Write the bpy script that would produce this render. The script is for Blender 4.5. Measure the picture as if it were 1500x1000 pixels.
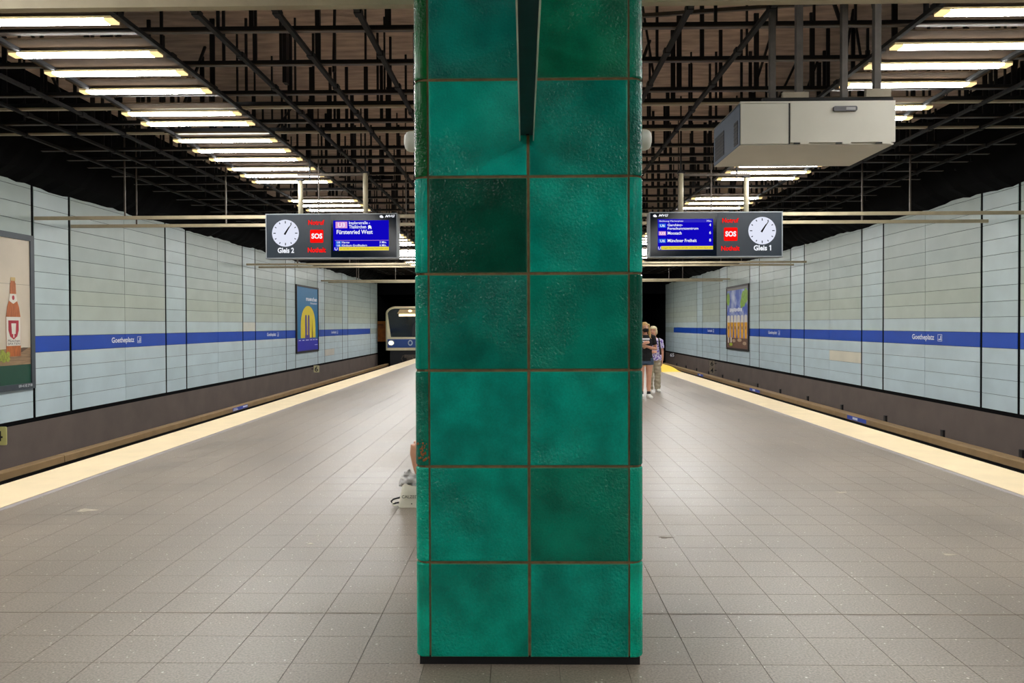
import bpy, bmesh, math, random
from mathutils import Matrix, Vector, noise as mnoise
random.seed(7)
S = bpy.context.scene
COL = S.collection
for o in list(bpy.data.objects):
    bpy.data.objects.remove(o)

# ------------------------------------------------------------------ camera, world, exposure
F, H = 1120.0, 1.58
YAW, PITCH, ROLL = 0.0164, math.radians(0.8), -0.0035
RC = Matrix.Rotation(YAW, 3, 'Z') @ Matrix.Rotation(math.pi / 2 - PITCH, 3, 'X') @ Matrix.Rotation(ROLL, 3, 'Z')
_v = RC.transposed() @ Vector((0, 1, 0))
CX, CY = 768 - F * _v.x / -_v.z, 476 + F * _v.y / -_v.z
cam_d = bpy.data.cameras.new('camera')
cam = bpy.data.objects.new('camera', cam_d)
COL.objects.link(cam)
cam.matrix_world = Matrix.Translation((0, 0, H)) @ RC.to_4x4()
cam_d.sensor_width = 36
cam_d.lens = 36 * F / 1500
cam_d.shift_x = -(CX - 750) / 1500
cam_d.shift_y = (CY - 500) / 1500
cam_d.clip_start = 0.05
cam_d.clip_end = 300
S.camera = cam
W = bpy.data.worlds.new('world')
S.world = W
W.use_nodes = True
W.node_tree.nodes['Background'].inputs[0].default_value = (0.5, 0.5, 0.6, 1)
W.node_tree.nodes['Background'].inputs[1].default_value = 0.0
vs = S.view_settings
vs.view_transform = 'Standard'
vs.look = 'None'
vs.exposure = 0.0
vs.gamma = 1.0
vs.use_curve_mapping = False
LAMP = 54.0          # strength of the fluorescent tubes


def ray(x, y):
    return RC @ Vector(((x - CX) / F, -(y - CY) / F, -1.0))


def PY(x, y, d):
    r = ray(x, y)
    return Vector((0, 0, H)) + r * (d / r.y)


def PX(x, y, X):
    r = ray(x, y)
    return Vector((0, 0, H)) + r * (X / r.x)


def PZ(x, y, z):
    r = ray(x, y)
    return Vector((0, 0, H)) + r * ((z - H) / r.z)


# ------------------------------------------------------------------ materials
def lin(c):
    out = []
    for v in c[:3]:
        v = v / 255.0
        out.append(v / 12.92 if v <= 0.04045 else ((v + 0.055) / 1.055) ** 2.4)
    return tuple(out) + (1.0,)


MATS = {}


def mat(name, rgb, rough=0.6, metal=0.0, var=0.12, scale=6.0, bump=0.0, bscale=60.0, emit=0.0,
        objcolor=False, spec=0.5, coat=0.0, stretch=None, detail=4.0):
    if name in MATS:
        return MATS[name]
    m = bpy.data.materials.new(name)
    m.use_nodes = True
    nt = m.node_tree
    N, L = nt.nodes, nt.links
    b = N['Principled BSDF']
    b.inputs['Roughness'].default_value = rough
    b.inputs['Metallic'].default_value = metal
    b.inputs['Specular IOR Level'].default_value = spec
    if coat:
        b.inputs['Coat Weight'].default_value = coat
        b.inputs['Coat Roughness'].default_value = 0.08
    tc = N.new('ShaderNodeTexCoord')
    oi = N.new('ShaderNodeObjectInfo')
    mul = N.new('ShaderNodeMath')
    mul.operation = 'MULTIPLY'
    mul.inputs[1].default_value = 53.0
    L.new(oi.outputs['Random'], mul.inputs[0])
    add = N.new('ShaderNodeVectorMath')
    add.operation = 'ADD'
    L.new(tc.outputs['Object'], add.inputs[0])
    L.new(mul.outputs[0], add.inputs[1])
    vec = add.outputs[0]
    if stretch:
        mp = N.new('ShaderNodeMapping')
        mp.inputs['Scale'].default_value = stretch
        L.new(vec, mp.inputs['Vector'])
        vec = mp.outputs[0]
    nz = N.new('ShaderNodeTexNoise')
    nz.inputs['Scale'].default_value = scale
    nz.inputs['Detail'].default_value = detail
    L.new(vec, nz.inputs['Vector'])
    mr = N.new('ShaderNodeMapRange')
    mr.inputs['From Min'].default_value = 0.3
    mr.inputs['From Max'].default_value = 0.7
    mr.inputs['To Min'].default_value = 1 - var
    mr.inputs['To Max'].default_value = 1 + var
    L.new(nz.outputs['Fac'], mr.inputs['Value'])
    vm = N.new('ShaderNodeVectorMath')
    vm.operation = 'SCALE'
    if objcolor:
        L.new(oi.outputs['Color'], vm.inputs[0])
    else:
        vm.inputs[0].default_value = lin(rgb)[:3]
    L.new(mr.outputs[0], vm.inputs['Scale'])
    L.new(vm.outputs[0], b.inputs['Base Color'])
    if emit:
        L.new(vm.outputs[0], b.inputs['Emission Color'])
        b.inputs['Emission Strength'].default_value = emit
    if bump:
        n2 = N.new('ShaderNodeTexNoise')
        n2.inputs['Scale'].default_value = bscale
        n2.inputs['Detail'].default_value = 3
        L.new(vec, n2.inputs['Vector'])
        bp = N.new('ShaderNodeBump')
        bp.inputs['Strength'].default_value = bump
        bp.inputs['Distance'].default_value = 0.01
        L.new(n2.outputs['Fac'], bp.inputs['Height'])
        L.new(bp.outputs[0], b.inputs['Normal'])
    MATS[name] = m
    return m


def lamp_mat(name, rgb, strength):
    m = bpy.data.materials.new(name)
    m.use_nodes = True
    nt = m.node_tree
    nt.nodes.clear()
    e = nt.nodes.new('ShaderNodeEmission')
    e.inputs[0].default_value = lin(rgb)
    e.inputs[1].default_value = strength
    o = nt.nodes.new('ShaderNodeOutputMaterial')
    nt.links.new(e.outputs[0], o.inputs[0])
    return m


def tile_mat():
    m = bpy.data.materials.new('green_glaze')
    m.use_nodes = True
    nt = m.node_tree
    N, L = nt.nodes, nt.links
    b = N['Principled BSDF']
    b.inputs['Roughness'].default_value = 0.16
    b.inputs['Specular IOR Level'].default_value = 0.32
    tc = N.new('ShaderNodeTexCoord')
    oi = N.new('ShaderNodeObjectInfo')
    mul = N.new('ShaderNodeMath')
    mul.operation = 'MULTIPLY'
    mul.inputs[1].default_value = 91.0
    L.new(oi.outputs['Random'], mul.inputs[0])
    add = N.new('ShaderNodeVectorMath')
    L.new(tc.outputs['Object'], add.inputs[0])
    L.new(mul.outputs[0], add.inputs[1])
    cloud = N.new('ShaderNodeTexNoise')
    cloud.inputs['Scale'].default_value = 5.5
    cloud.inputs['Detail'].default_value = 2.5
    cloud.inputs['Roughness'].default_value = 0.45
    L.new(add.outputs[0], cloud.inputs['Vector'])
    mr = N.new('ShaderNodeMapRange')
    mr.inputs['From Min'].default_value = 0.32
    mr.inputs['From Max'].default_value = 0.68
    mr.inputs['To Min'].default_value = 0.70
    mr.inputs['To Max'].default_value = 1.28
    L.new(cloud.outputs['Fac'], mr.inputs['Value'])
    vm = N.new('ShaderNodeVectorMath')
    vm.operation = 'SCALE'
    L.new(oi.outputs['Color'], vm.inputs[0])
    L.new(mr.outputs[0], vm.inputs['Scale'])
    fine = N.new('ShaderNodeTexNoise')
    fine.inputs['Scale'].default_value = 120
    L.new(add.outputs[0], fine.inputs['Vector'])
    mr2 = N.new('ShaderNodeMapRange')
    mr2.inputs['From Min'].default_value = 0.3
    mr2.inputs['From Max'].default_value = 0.7
    mr2.inputs['To Min'].default_value = 0.9
    mr2.inputs['To Max'].default_value = 1.1
    L.new(fine.outputs['Fac'], mr2.inputs['Value'])
    vm2 = N.new('ShaderNodeVectorMath')
    vm2.operation = 'SCALE'
    L.new(vm.outputs[0], vm2.inputs[0])
    L.new(mr2.outputs[0], vm2.inputs['Scale'])
    L.new(vm2.outputs[0], b.inputs['Base Color'])
    mask = N.new('ShaderNodeTexNoise')
    mask.inputs['Scale'].default_value = 3.0
    mask.inputs['Detail'].default_value = 1.0
    L.new(add.outputs[0], mask.inputs['Vector'])
    mr3 = N.new('ShaderNodeMapRange')
    mr3.inputs['From Min'].default_value = 0.42
    mr3.inputs['From Max'].default_value = 0.65
    mr3.inputs['To Min'].default_value = 0.22
    mr3.inputs['To Max'].default_value = 0.95
    L.new(mask.outputs['Fac'], mr3.inputs['Value'])
    hm = N.new('ShaderNodeTexNoise')
    hm.inputs['Scale'].default_value = 75
    hm.inputs['Detail'].default_value = 2
    L.new(add.outputs[0], hm.inputs['Vector'])
    bp = N.new('ShaderNodeBump')
    bp.inputs['Distance'].default_value = 0.011
    L.new(mr3.outputs[0], bp.inputs['Strength'])
    L.new(hm.outputs['Fac'], bp.inputs['Height'])
    L.new(bp.outputs[0], b.inputs['Normal'])
    return m


def floor_mat():
    m = bpy.data.materials.new('terrazzo')
    m.use_nodes = True
    nt = m.node_tree
    N, L = nt.nodes, nt.links
    b = N['Principled BSDF']
    ge = N.new('ShaderNodeNewGeometry')
    big = N.new('ShaderNodeTexNoise')
    big.inputs['Scale'].default_value = 0.9
    big.inputs['Detail'].default_value = 5
    L.new(ge.outputs['Position'], big.inputs['Vector'])
    grain = N.new('ShaderNodeTexNoise')
    grain.inputs['Scale'].default_value = 95
    grain.inputs['Detail'].default_value = 3
    L.new(ge.outputs['Position'], grain.inputs['Vector'])
    r1 = N.new('ShaderNodeValToRGB')
    r1.color_ramp.elements[0].position = 0.3
    r1.color_ramp.elements[0].color = lin((121, 111, 100))
    r1.color_ramp.elements[1].position = 0.7
    r1.color_ramp.elements[1].color = lin((140, 129, 116))
    L.new(big.outputs['Fac'], r1.inputs[0])
    mr = N.new('ShaderNodeMapRange')
    mr.inputs['From Min'].default_value = 0.3
    mr.inputs['From Max'].default_value = 0.7
    mr.inputs['To Min'].default_value = 0.68
    mr.inputs['To Max'].default_value = 1.3
    L.new(grain.outputs['Fac'], mr.inputs['Value'])
    vm = N.new('ShaderNodeVectorMath')
    vm.operation = 'SCALE'
    L.new(r1.outputs[0], vm.inputs[0])
    L.new(mr.outputs[0], vm.inputs['Scale'])
    vo = N.new('ShaderNodeTexVoronoi')
    vo.inputs['Scale'].default_value = 38
    L.new(ge.outputs['Position'], vo.inputs['Vector'])
    sz = N.new('ShaderNodeMapRange')           # pale chips of several sizes, only in some cells
    sz.inputs['From Min'].default_value = 0.6
    sz.inputs['From Max'].default_value = 1.0
    sz.inputs['To Min'].default_value = 0.0
    sz.inputs['To Max'].default_value = 0.27
    L.new(vo.outputs['Color'], sz.inputs['Value'])
    lt = N.new('ShaderNodeMath')
    lt.operation = 'LESS_THAN'
    L.new(vo.outputs['Distance'], lt.inputs[0])
    L.new(sz.outputs[0], lt.inputs[1])
    mix = N.new('ShaderNodeMix')
    mix.data_type = 'RGBA'
    mix.inputs[7].default_value = lin((196, 190, 176))
    L.new(lt.outputs[0], mix.inputs[0])
    L.new(vm.outputs[0], mix.inputs[6])
    L.new(mix.outputs[2], b.inputs['Base Color'])
    rr = N.new('ShaderNodeMapRange')
    rr.inputs['To Min'].default_value = 0.3
    rr.inputs['To Max'].default_value = 0.5
    L.new(big.outputs['Fac'], rr.inputs['Value'])
    L.new(rr.outputs[0], b.inputs['Roughness'])
    bp = N.new('ShaderNodeBump')
    bp.inputs['Strength'].default_value = 0.12
    bp.inputs['Distance'].default_value = 0.004
    L.new(grain.outputs['Fac'], bp.inputs['Height'])
    L.new(bp.outputs[0], b.inputs['Normal'])
    return m


def panel_mat():
    m = mat('wall_panel_enamel', (255, 255, 255), rough=0.4, var=0.06, scale=1.7, objcolor=True, spec=0.35)
    return m


def sky_print():
    m = bpy.data.materials.new('poster_sky')
    m.use_nodes = True
    nt = m.node_tree
    N, L = nt.nodes, nt.links
    b = N['Principled BSDF']
    b.inputs['Roughness'].default_value = 0.45
    tc = N.new('ShaderNodeTexCoord')
    nz = N.new('ShaderNodeTexNoise')
    nz.inputs['Scale'].default_value = 1.5
    nz.inputs['Detail'].default_value = 5
    L.new(tc.outputs['Object'], nz.inputs['Vector'])
    r = N.new('ShaderNodeValToRGB')
    e = r.color_ramp.elements
    e[0].position = 0.42
    e[0].color = lin((62, 92, 186))
    e[1].position = 0.66
    e[1].color = lin((196, 204, 226))
    L.new(nz.outputs['Fac'], r.inputs[0])
    L.new(r.outputs[0], b.inputs['Base Color'])
    return m


def floral_mat():
    m = bpy.data.materials.new('lilac_print')
    m.use_nodes = True
    nt = m.node_tree
    N, L = nt.nodes, nt.links
    b = N['Principled BSDF']
    b.inputs['Roughness'].default_value = 0.8
    tc = N.new('ShaderNodeTexCoord')
    vo = N.new('ShaderNodeTexVoronoi')
    vo.inputs['Scale'].default_value = 22
    L.new(tc.outputs['Object'], vo.inputs['Vector'])
    r = N.new('ShaderNodeValToRGB')
    r.color_ramp.interpolation = 'CONSTANT'
    e = r.color_ramp.elements
    e[0].position = 0.0
    e[0].color = lin((120, 96, 180))
    e[1].position = 0.42
    e[1].color = lin((205, 200, 225))
    n = e.new(0.75)
    n.color = lin((160, 140, 205))
    L.new(vo.outputs['Distance'], r.inputs[0])
    L.new(r.outputs[0], b.inputs['Base Color'])
    return m


M_GLAZE = tile_mat()
M_GEDGE = mat('glaze_edge', (70, 125, 95), 0.35, var=0.25, scale=40)
M_GROUT = mat('grout', (122, 98, 66), 0.9, var=0.25, scale=30, bump=0.3)
M_FLOOR = floor_mat()
M_FJOINT = mat('floor_joint', (120, 110, 99), 0.9, var=0.15)
M_EDGE = mat('cream_edge', (226, 206, 168), 0.5, var=0.05, scale=3, bump=0.05)
M_EDGEBAND = mat('edge_band', (150, 142, 140), 0.55, var=0.1, scale=9)
M_YELLOW = mat('bright_yellow_paint', (245, 205, 5), 0.5, var=0.05)
M_PANEL = panel_mat()
M_BLACK = mat('black_joint', (4, 4, 6), 0.9, var=0.2, spec=.1)
M_DARKCONC = mat('near_black_concrete', (7, 7, 9), 0.95, var=0.2, scale=3, spec=.1)  # one near-black tone for haunch, end wall and tunnels
M_PLINTH = mat('brown_plinth_concrete', (98, 86, 80), 0.8, var=0.12, scale=1.6, bump=0.15, bscale=40)
M_CONC = mat('board_concrete', (184, 160, 143), 0.95, var=0.3, scale=2.2, bump=0.6, bscale=9, stretch=(1, 4, 1))
M_STEEL = mat('black_steel', (16, 15, 18), 0.55, 0.3, var=0.3, scale=8)
M_FLANGE = mat('dull_steel_flange', (84, 75, 66), 0.5, 0.4, var=0.3, scale=5)
M_RAIL = mat('dark_cable_rail', (12, 11, 13), 0.8, 0.0, var=0.5, scale=7)
M_TUBE = mat('pale_galvanised_tube', (172, 160, 132), 0.5, 0.1, var=0.12, scale=4)
M_POLE = mat('cream_pole', (196, 186, 158), 0.45, var=0.06)
M_LAMPTRAY = mat('lamp_tray', (225, 205, 150), 0.5, var=0.04)
M_LAMPPLATE = mat('lamp_backing', (70, 56, 42), 0.95, var=0.15, scale=5, spec=0.05)
M_LAMP = lamp_mat('fluorescent_light', (250, 249, 246), LAMP)
M_CREAMBOX = mat('cream_cabinet_paint', (210, 206, 192), 0.45, var=0.05, scale=2.5)
M_BLUEBOX = mat('blue_grey_cabinet_end', (84, 96, 116), 0.5, var=0.06)
M_DARK = mat('near_black', (14, 15, 20), 0.5, var=0.15)
M_WHITE = mat('white_plastic', (232, 230, 220), 0.4, var=0.03)
M_STRIPE = mat('blue_stripe', (30, 76, 178), 0.4, var=0.04, scale=2)
M_LETTER = mat('white_letter', (235, 238, 245), 0.5, var=0.02)


# ------------------------------------------------------------------ mesh helpers
class MB:
    def __init__(s):
        s.v, s.f, s.mi = [], [], []

    def add(s, vs_, fs_, mi=0):
        o = len(s.v)
        s.v += [tuple(p) for p in vs_]
        for f in fs_:
            s.f.append(tuple(i + o for i in f))
            s.mi.append(mi)

    def box(s, x0, x1, y0, y1, z0, z1, mi=0):
        s.add([(x0, y0, z0), (x1, y0, z0), (x1, y1, z0), (x0, y1, z0), (x0, y0, z1), (x1, y0, z1), (x1, y1, z1), (x0, y1, z1)],
              [(0, 3, 2, 1), (4, 5, 6, 7), (0, 1, 5, 4), (1, 2, 6, 5), (2, 3, 7, 6), (3, 0, 4, 7)], mi)
        return s

    def tube(s, pts, rad, n=10, mi=0, flat=None):
        """closed tube along pts; rad is a radius or (ra, rb) per point; flat = fixed side vector"""
        pts = [Vector(p) for p in pts]
        if not isinstance(rad, (list, tuple)):
            rad = [rad] * len(pts)
        rings = []
        prev = None
        for i, p in enumerate(pts):
            a = pts[max(i - 1, 0)]
            b = pts[min(i + 1, len(pts) - 1)]
            t = (b - a).normalized()
            ref = Vector(flat) if flat else (prev if prev else (Vector((1, 0, 0)) if abs(t.x) < 0.8 else Vector((0, 1, 0))))
            u = (ref - t * ref.dot(t)).normalized()
            w = t.cross(u)
            prev = u
            r = rad[i]
            ra, rb = (r if isinstance(r, (list, tuple)) else (r, r))
            rings.append([p + u * (ra * math.cos(2 * math.pi * k / n)) + w * (rb * math.sin(2 * math.pi * k / n)) for k in range(n)])
        vs_, fs_ = [], []
        for rg in rings:
            vs_ += rg
        for i in range(len(rings) - 1):
            for k in range(n):
                k2 = (k + 1) % n
                fs_.append((i * n + k, i * n + k2, (i + 1) * n + k2, (i + 1) * n + k))
        fs_.append(tuple(reversed(range(n))))
        fs_.append(tuple(range((len(rings) - 1) * n, len(rings) * n)))
        s.add(vs_, fs_, mi)
        return s

    def bar(s, p0, p1, w, h=None, mi=0):
        """square bar between two points"""
        h = h or w
        p0, p1 = Vector(p0), Vector(p1)
        t = (p1 - p0).normalized()
        ref = Vector((0, 0, 1)) if abs(t.z) < 0.9 else Vector((1, 0, 0))
        u = t.cross(ref).normalized()
        q = u.cross(t)
        vs_ = []
        for p in (p0, p1):
            for a, b in ((-1, -1), (1, -1), (1, 1), (-1, 1)):
                vs_.append(p + u * (a * w / 2) + q * (b * h / 2))
        s.add(vs_, [(0, 3, 2, 1), (4, 5, 6, 7), (0, 1, 5, 4), (1, 2, 6, 5), (2, 3, 7, 6), (3, 0, 4, 7)], mi)
        return s

    def ell(s, c, r, n=14, m=10, rot=None, mi=0):
        c = Vector(c)
        vs_, fs_ = [], []
        R = rot.to_matrix() if rot else Matrix.Identity(3)
        vs_.append(c + R @ Vector((0, 0, -r[2])))
        for i in range(1, m):
            th = -math.pi / 2 + math.pi * i / m
            for k in range(n):
                ph = 2 * math.pi * k / n
                vs_.append(c + R @ Vector((r[0] * math.cos(th) * math.cos(ph), r[1] * math.cos(th) * math.sin(ph), r[2] * math.sin(th))))
        vs_.append(c + R @ Vector((0, 0, r[2])))
        for k in range(n):
            fs_.append((0, 1 + (k + 1) % n, 1 + k))
            fs_.append((len(vs_) - 1, 1 + (m - 2) * n + k, 1 + (m - 2) * n + (k + 1) % n))
        for i in range(m - 2):
            for k in range(n):
                k2 = (k + 1) % n
                fs_.append((1 + i * n + k, 1 + i * n + k2, 1 + (i + 1) * n + k2, 1 + (i + 1) * n + k))
        s.add(vs_, fs_, mi)
        return s

    def rings(s, rings, n=18, mi=0, rot=None):
        """closed loft of horizontal ellipses: (cx, cy, z, rx, ry)"""
        vs_, fs_ = [], []
        for (cx, cy, z, rx_, ry_) in rings:
            for k in range(n):
                a = 2 * math.pi * k / n
                vs_.append(Vector((cx + rx_ * math.cos(a), cy + ry_ * math.sin(a), z)))
        for i in range(len(rings) - 1):
            for k in range(n):
                k2 = (k + 1) % n
                fs_.append((i * n + k, i * n + k2, (i + 1) * n + k2, (i + 1) * n + k))
        fs_.append(tuple(reversed(range(n))))
        fs_.append(tuple(range((len(rings) - 1) * n, len(rings) * n)))
        s.add(vs_, fs_, mi)
        return s

    def prism(s, poly, z0, z1, mi=0):
        n = len(poly)
        vs_ = [(p[0], p[1], z0) for p in poly] + [(p[0], p[1], z1) for p in poly]
        fs_ = [tuple(reversed(range(n))), tuple(range(n, 2 * n))]
        for k in range(n):
            k2 = (k + 1) % n
            fs_.append((k, k2, n + k2, n + k))
        s.add(vs_, fs_, mi)
        return s

    def mesh(s, name, mats, smooth=False):
        me = bpy.data.meshes.new(name)
        me.from_pydata(s.v, [], s.f)
        if not isinstance(mats, (list, tuple)):
            mats = [mats]
        for m in mats:
            me.materials.append(m)
        if len(mats) > 1:
            me.polygons.foreach_set('material_index', s.mi)
        if smooth:
            me.polygons.foreach_set('use_smooth', [True] * len(me.polygons))
        me.update()
        return me

    def build(s, name, mats, parent=None, loc=(0, 0, 0), rot=(0, 0, 0), smooth=False):
        return link(name, s.mesh(name, mats, smooth), parent, loc, rot)


def link(name, data, parent=None, loc=(0, 0, 0), rot=(0, 0, 0)):
    o = bpy.data.objects.new(name, data)
    COL.objects.link(o)
    o.location = loc
    o.rotation_euler = rot
    if parent:
        o.parent = parent
    return o


def tag(o, label=None, cat=None, group=None, kind=None):
    if label:
        o['label'] = label
    if cat:
        o['category'] = cat
    if group:
        o['group'] = group
    if kind:
        o['kind'] = kind
    return o


def thing(name, label, cat, loc=(0, 0, 0), rot=(0, 0, 0), group=None):
    o = link(name, None, None, loc, rot)
    o.empty_display_size = 0.1
    return tag(o, label, cat, group)


def flat(name, poly, m, parent, layer=1, off=0.0, th=0.0012):
    """thin printed shape in the parent's xy plane"""
    z = off + layer * 0.002
    return MB().prism(poly, z - th, z).build(name, m, parent)


def rect(x0, x1, y0, y1):
    return [(x0, y0), (x1, y0), (x1, y1), (x0, y1)]


def rrect(x0, x1, y0, y1, r, n=4):
    out = []
    for cx, cy, a0 in ((x1 - r, y0 + r, -90), (x1 - r, y1 - r, 0), (x0 + r, y1 - r, 90), (x0 + r, y0 + r, 180)):
        for i in range(n + 1):
            a = math.radians(a0 + 90 * i / n)
            out.append((cx + r * math.cos(a), cy + r * math.sin(a)))
    return out


def disc(cx, cy, r, n=32, ry=None):
    ry = ry or r
    return [(cx + r * math.cos(2 * math.pi * k / n), cy + ry * math.sin(2 * math.pi * k / n)) for k in range(n)]


def text(name, s, m, parent, x, y, w, h, layer=2, off=0.0, bold=0.0, align='l', fit=True):
    """lettering in the parent's xy plane, its box scaled to w x h, lower left corner at x, y"""
    cu = bpy.data.curves.new(name, 'FONT')
    cu.body = s
    cu.size = 1.0
    cu.offset = bold
    cu.resolution_u = 3
    tmp = bpy.data.objects.new(name, cu)
    me = bpy.data.meshes.new_from_object(tmp)
    bpy.data.objects.remove(tmp)
    xs = [v.co.x for v in me.vertices]
    ys = [v.co.y for v in me.vertices]
    sx = w / (max(xs) - min(xs))
    sy = h / (max(ys) - min(ys))
    if align == 'c':
        x -= w / 2
    x0, y0 = min(xs), min(ys)
    z = off + layer * 0.002
    for v in me.vertices:
        v.co = Vector(((v.co.x - x0) * sx + x, (v.co.y - y0) * sy + y, z))
    me.materials.clear()
    me.materials.append(m)
    return link(name, me, parent)


def bake(mb, name, m, parent, voxel=0.009, smooth_it=4, loc=(0, 0, 0), wrinkle=0.0, wscale=9.0):
    """one continuous skin around overlapping closed volumes"""
    me = mb.mesh(name + '_source', m)
    tmp = bpy.data.objects.new(name + '_source', me)
    COL.objects.link(tmp)
    r = tmp.modifiers.new('r', 'REMESH')
    r.mode = 'VOXEL'
    r.voxel_size = voxel
    if smooth_it:
        sm = tmp.modifiers.new('s', 'SMOOTH')
        sm.factor = 0.5
        sm.iterations = smooth_it
    dg = bpy.context.evaluated_depsgraph_get()
    out = bpy.data.meshes.new_from_object(tmp.evaluated_get(dg))
    bpy.data.objects.remove(tmp)
    bpy.data.meshes.remove(me)
    out.name = name
    if wrinkle:
        ns = [v.normal.copy() for v in out.vertices]
        for v, nn in zip(out.vertices, ns):
            v.co += nn * wrinkle * mnoise.noise(Vector((v.co.x * wscale, v.co.y * wscale, v.co.z * wscale * 1.6)))
    out.materials.clear()
    out.materials.append(m)
    out.polygons.foreach_set('use_smooth', [True] * len(out.polygons))
    return link(name, out, parent, loc)


# ------------------------------------------------------------------ platform floor
XE, XI = 5.23, 4.58           # platform edge, inner side of the cream strip
Y0, Y1 = -9.0, 45.0
floor = MB().box(-XE + 0.03, XE - 0.03, Y0, Y1, -1.25, -0.004).build('floor', M_FJOINT)
tag(floor, kind='structure')
PX_, PYY = 0.3135, 0.3115
gap = 0.0018
slab = MB()
a, c = PX_ / 2 - gap / 2, PYY / 2 - gap / 2
slab.add([(-a, -c, -0.002), (a, -c, -0.002), (a, c, -0.002), (-a, c, -0.002), (-a + .001, -c + .001, 0), (a - .001, -c + .001, 0), (a - .001, c - .001, 0), (-a + .001, c - .001, 0)],
         [(4, 5, 6, 7), (0, 1, 5, 4), (1, 2, 6, 5), (2, 3, 7, 6), (3, 0, 4, 7)])
slab_me = slab.mesh('floor_slab', M_FLOOR)
cells = []
nx0 = math.ceil((-XI + 0.09 - 0.783) / PX_)
nx1 = math.floor((XI - 0.09 - 0.783) / PX_)
XL, XR = 0.783 + nx0 * PX_, 0.783 + nx1 * PX_
ny0 = math.ceil((Y0 - 4.167) / PYY)
ny1 = math.floor((Y1 - 4.167) / PYY)
for j in range(ny0, ny1):
    for i in range(nx0, nx1):
        cells.append((0.783 + (i + .5) * PX_, 4.167 + (j + .5) * PYY))


def in_view(x, y):
    return y > 3.2 and abs(x + 0.0164 * y) / y < 0.70


vis = sorted([q for q in cells if in_view(*q)], key=lambda q: q[1])
near = set(vis[:295])
field = MB()
for q in cells:
    if q in near:
        link('floor_slab', slab_me, floor, (q[0], q[1], 0))
    else:
        field.add([(v[0] + q[0], v[1] + q[1], v[2]) for v in slab.v], slab.f)
tag(field.build('floor_slab_field', M_FLOOR, floor), kind='stuff')
for sx in (-1, 1):
    e = XL if sx < 0 else XR
    x0, x1 = sorted((e, sx * (XI - 0.004)))
    bi = sx * (XI - .075)
    q0, q1 = sorted((bi, sx * (XI - .004)))
    MB().box(q0, q1, Y0, Y1, -0.003, 0.0).build('edge_border', M_EDGEBAND, floor)
    q0, q1 = sorted((e, bi - sx * .002))
    MB().box(q0 + .001, q1, Y0, Y1, -0.003, 0.0).build('cut_slab_strip', M_FLOOR, floor)
    yend = 25.6 if sx > 0 else Y1
    x0, x1 = sorted((sx * XI, sx * XE))
    st = MB()
    prof = [(x0, -0.06), (x1, -0.06), (x1, 0.002), (x0, 0.002)]
    st.box(x0, x1, Y0, yend, -0.06, 0.002)
    st.build('platform_edge_strip', M_EDGE, floor)
    if sx > 0:
        hump = MB()
        ys = [25.6, 26.2, 26.8, 27.4, 28.2, 36.0]
        zs = [0.003, 0.02, 0.05, 0.075, 0.085, 0.085]
        vs_, fs_ = [], []
        for y, z in zip(ys, zs):
            vs_ += [(x0, y, -0.06), (x1 + z * 0.6, y, -0.06), (x1 + z * 0.6, y, z), (x0, y, max(z * 0.3, 0.003))]
        for i in range(len(ys) - 1):
            for k in range(4):
                fs_.append((i * 4 + k, i * 4 + (k + 1) % 4, i * 4 + 4 + (k + 1) % 4, i * 4 + 4 + k))
        fs_ += [(3, 2, 1, 0), tuple(range(len(vs_) - 4, len(vs_)))]
        hump.add(vs_, fs_)
        hump.build('yellow_edge_ramp', M_YELLOW, floor)
        MB().box(x0, x1, 36.0, Y1, -0.06, 0.002).build('platform_edge_strip', M_EDGE, floor)
# long repair joint, pale scuffs on the floor
M_SCUFF = mat('pale_scuff', (176, 166, 148), 0.7, var=0.2, scale=30)
M_SEAM = mat('long_seam', (104, 92, 80), 0.8, var=0.4, scale=3)
sm = MB()
yj = 4.167
xs = [XL + 0.02 + i * (XR - XL - 0.04) / 60 for i in range(61)]
vs_, fs_ = [], []
for i, x in enumerate(xs):
    wv = 0.004 + 0.002 * random.random()
    cy = yj + 0.002 * math.sin(i * 1.7)
    vs_ += [(x, cy - wv, 0.0009), (x, cy + wv, 0.0009)]
for i in range(60):
    fs_.append((2 * i, 2 * i + 2, 2 * i + 3, 2 * i + 1))
sm.add(vs_, fs_)
sm.build('expansion_joint', M_SEAM, floor)
for (x, y, w, h) in ((127, 747, .16, .05), (1232, 721, .10, .03), (1390, 812, .09, .02), (975, 787, .1, .02), (455, 796, .04, .015)):
    p = PZ(x, y, 0)
    poly = []
    for k in range(12):
        an = 2 * math.pi * k / 12
        rr = 1 + 0.35 * math.sin(3 * an + x)
        poly.append((p.x + w * .5 * rr * math.cos(an), p.y + h * rr * math.sin(an)))
    MB().prism(poly, 0.0002, 0.0012).build('scuff_mark', M_SCUFF if x != 975 else M_SEAM, floor)

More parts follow.
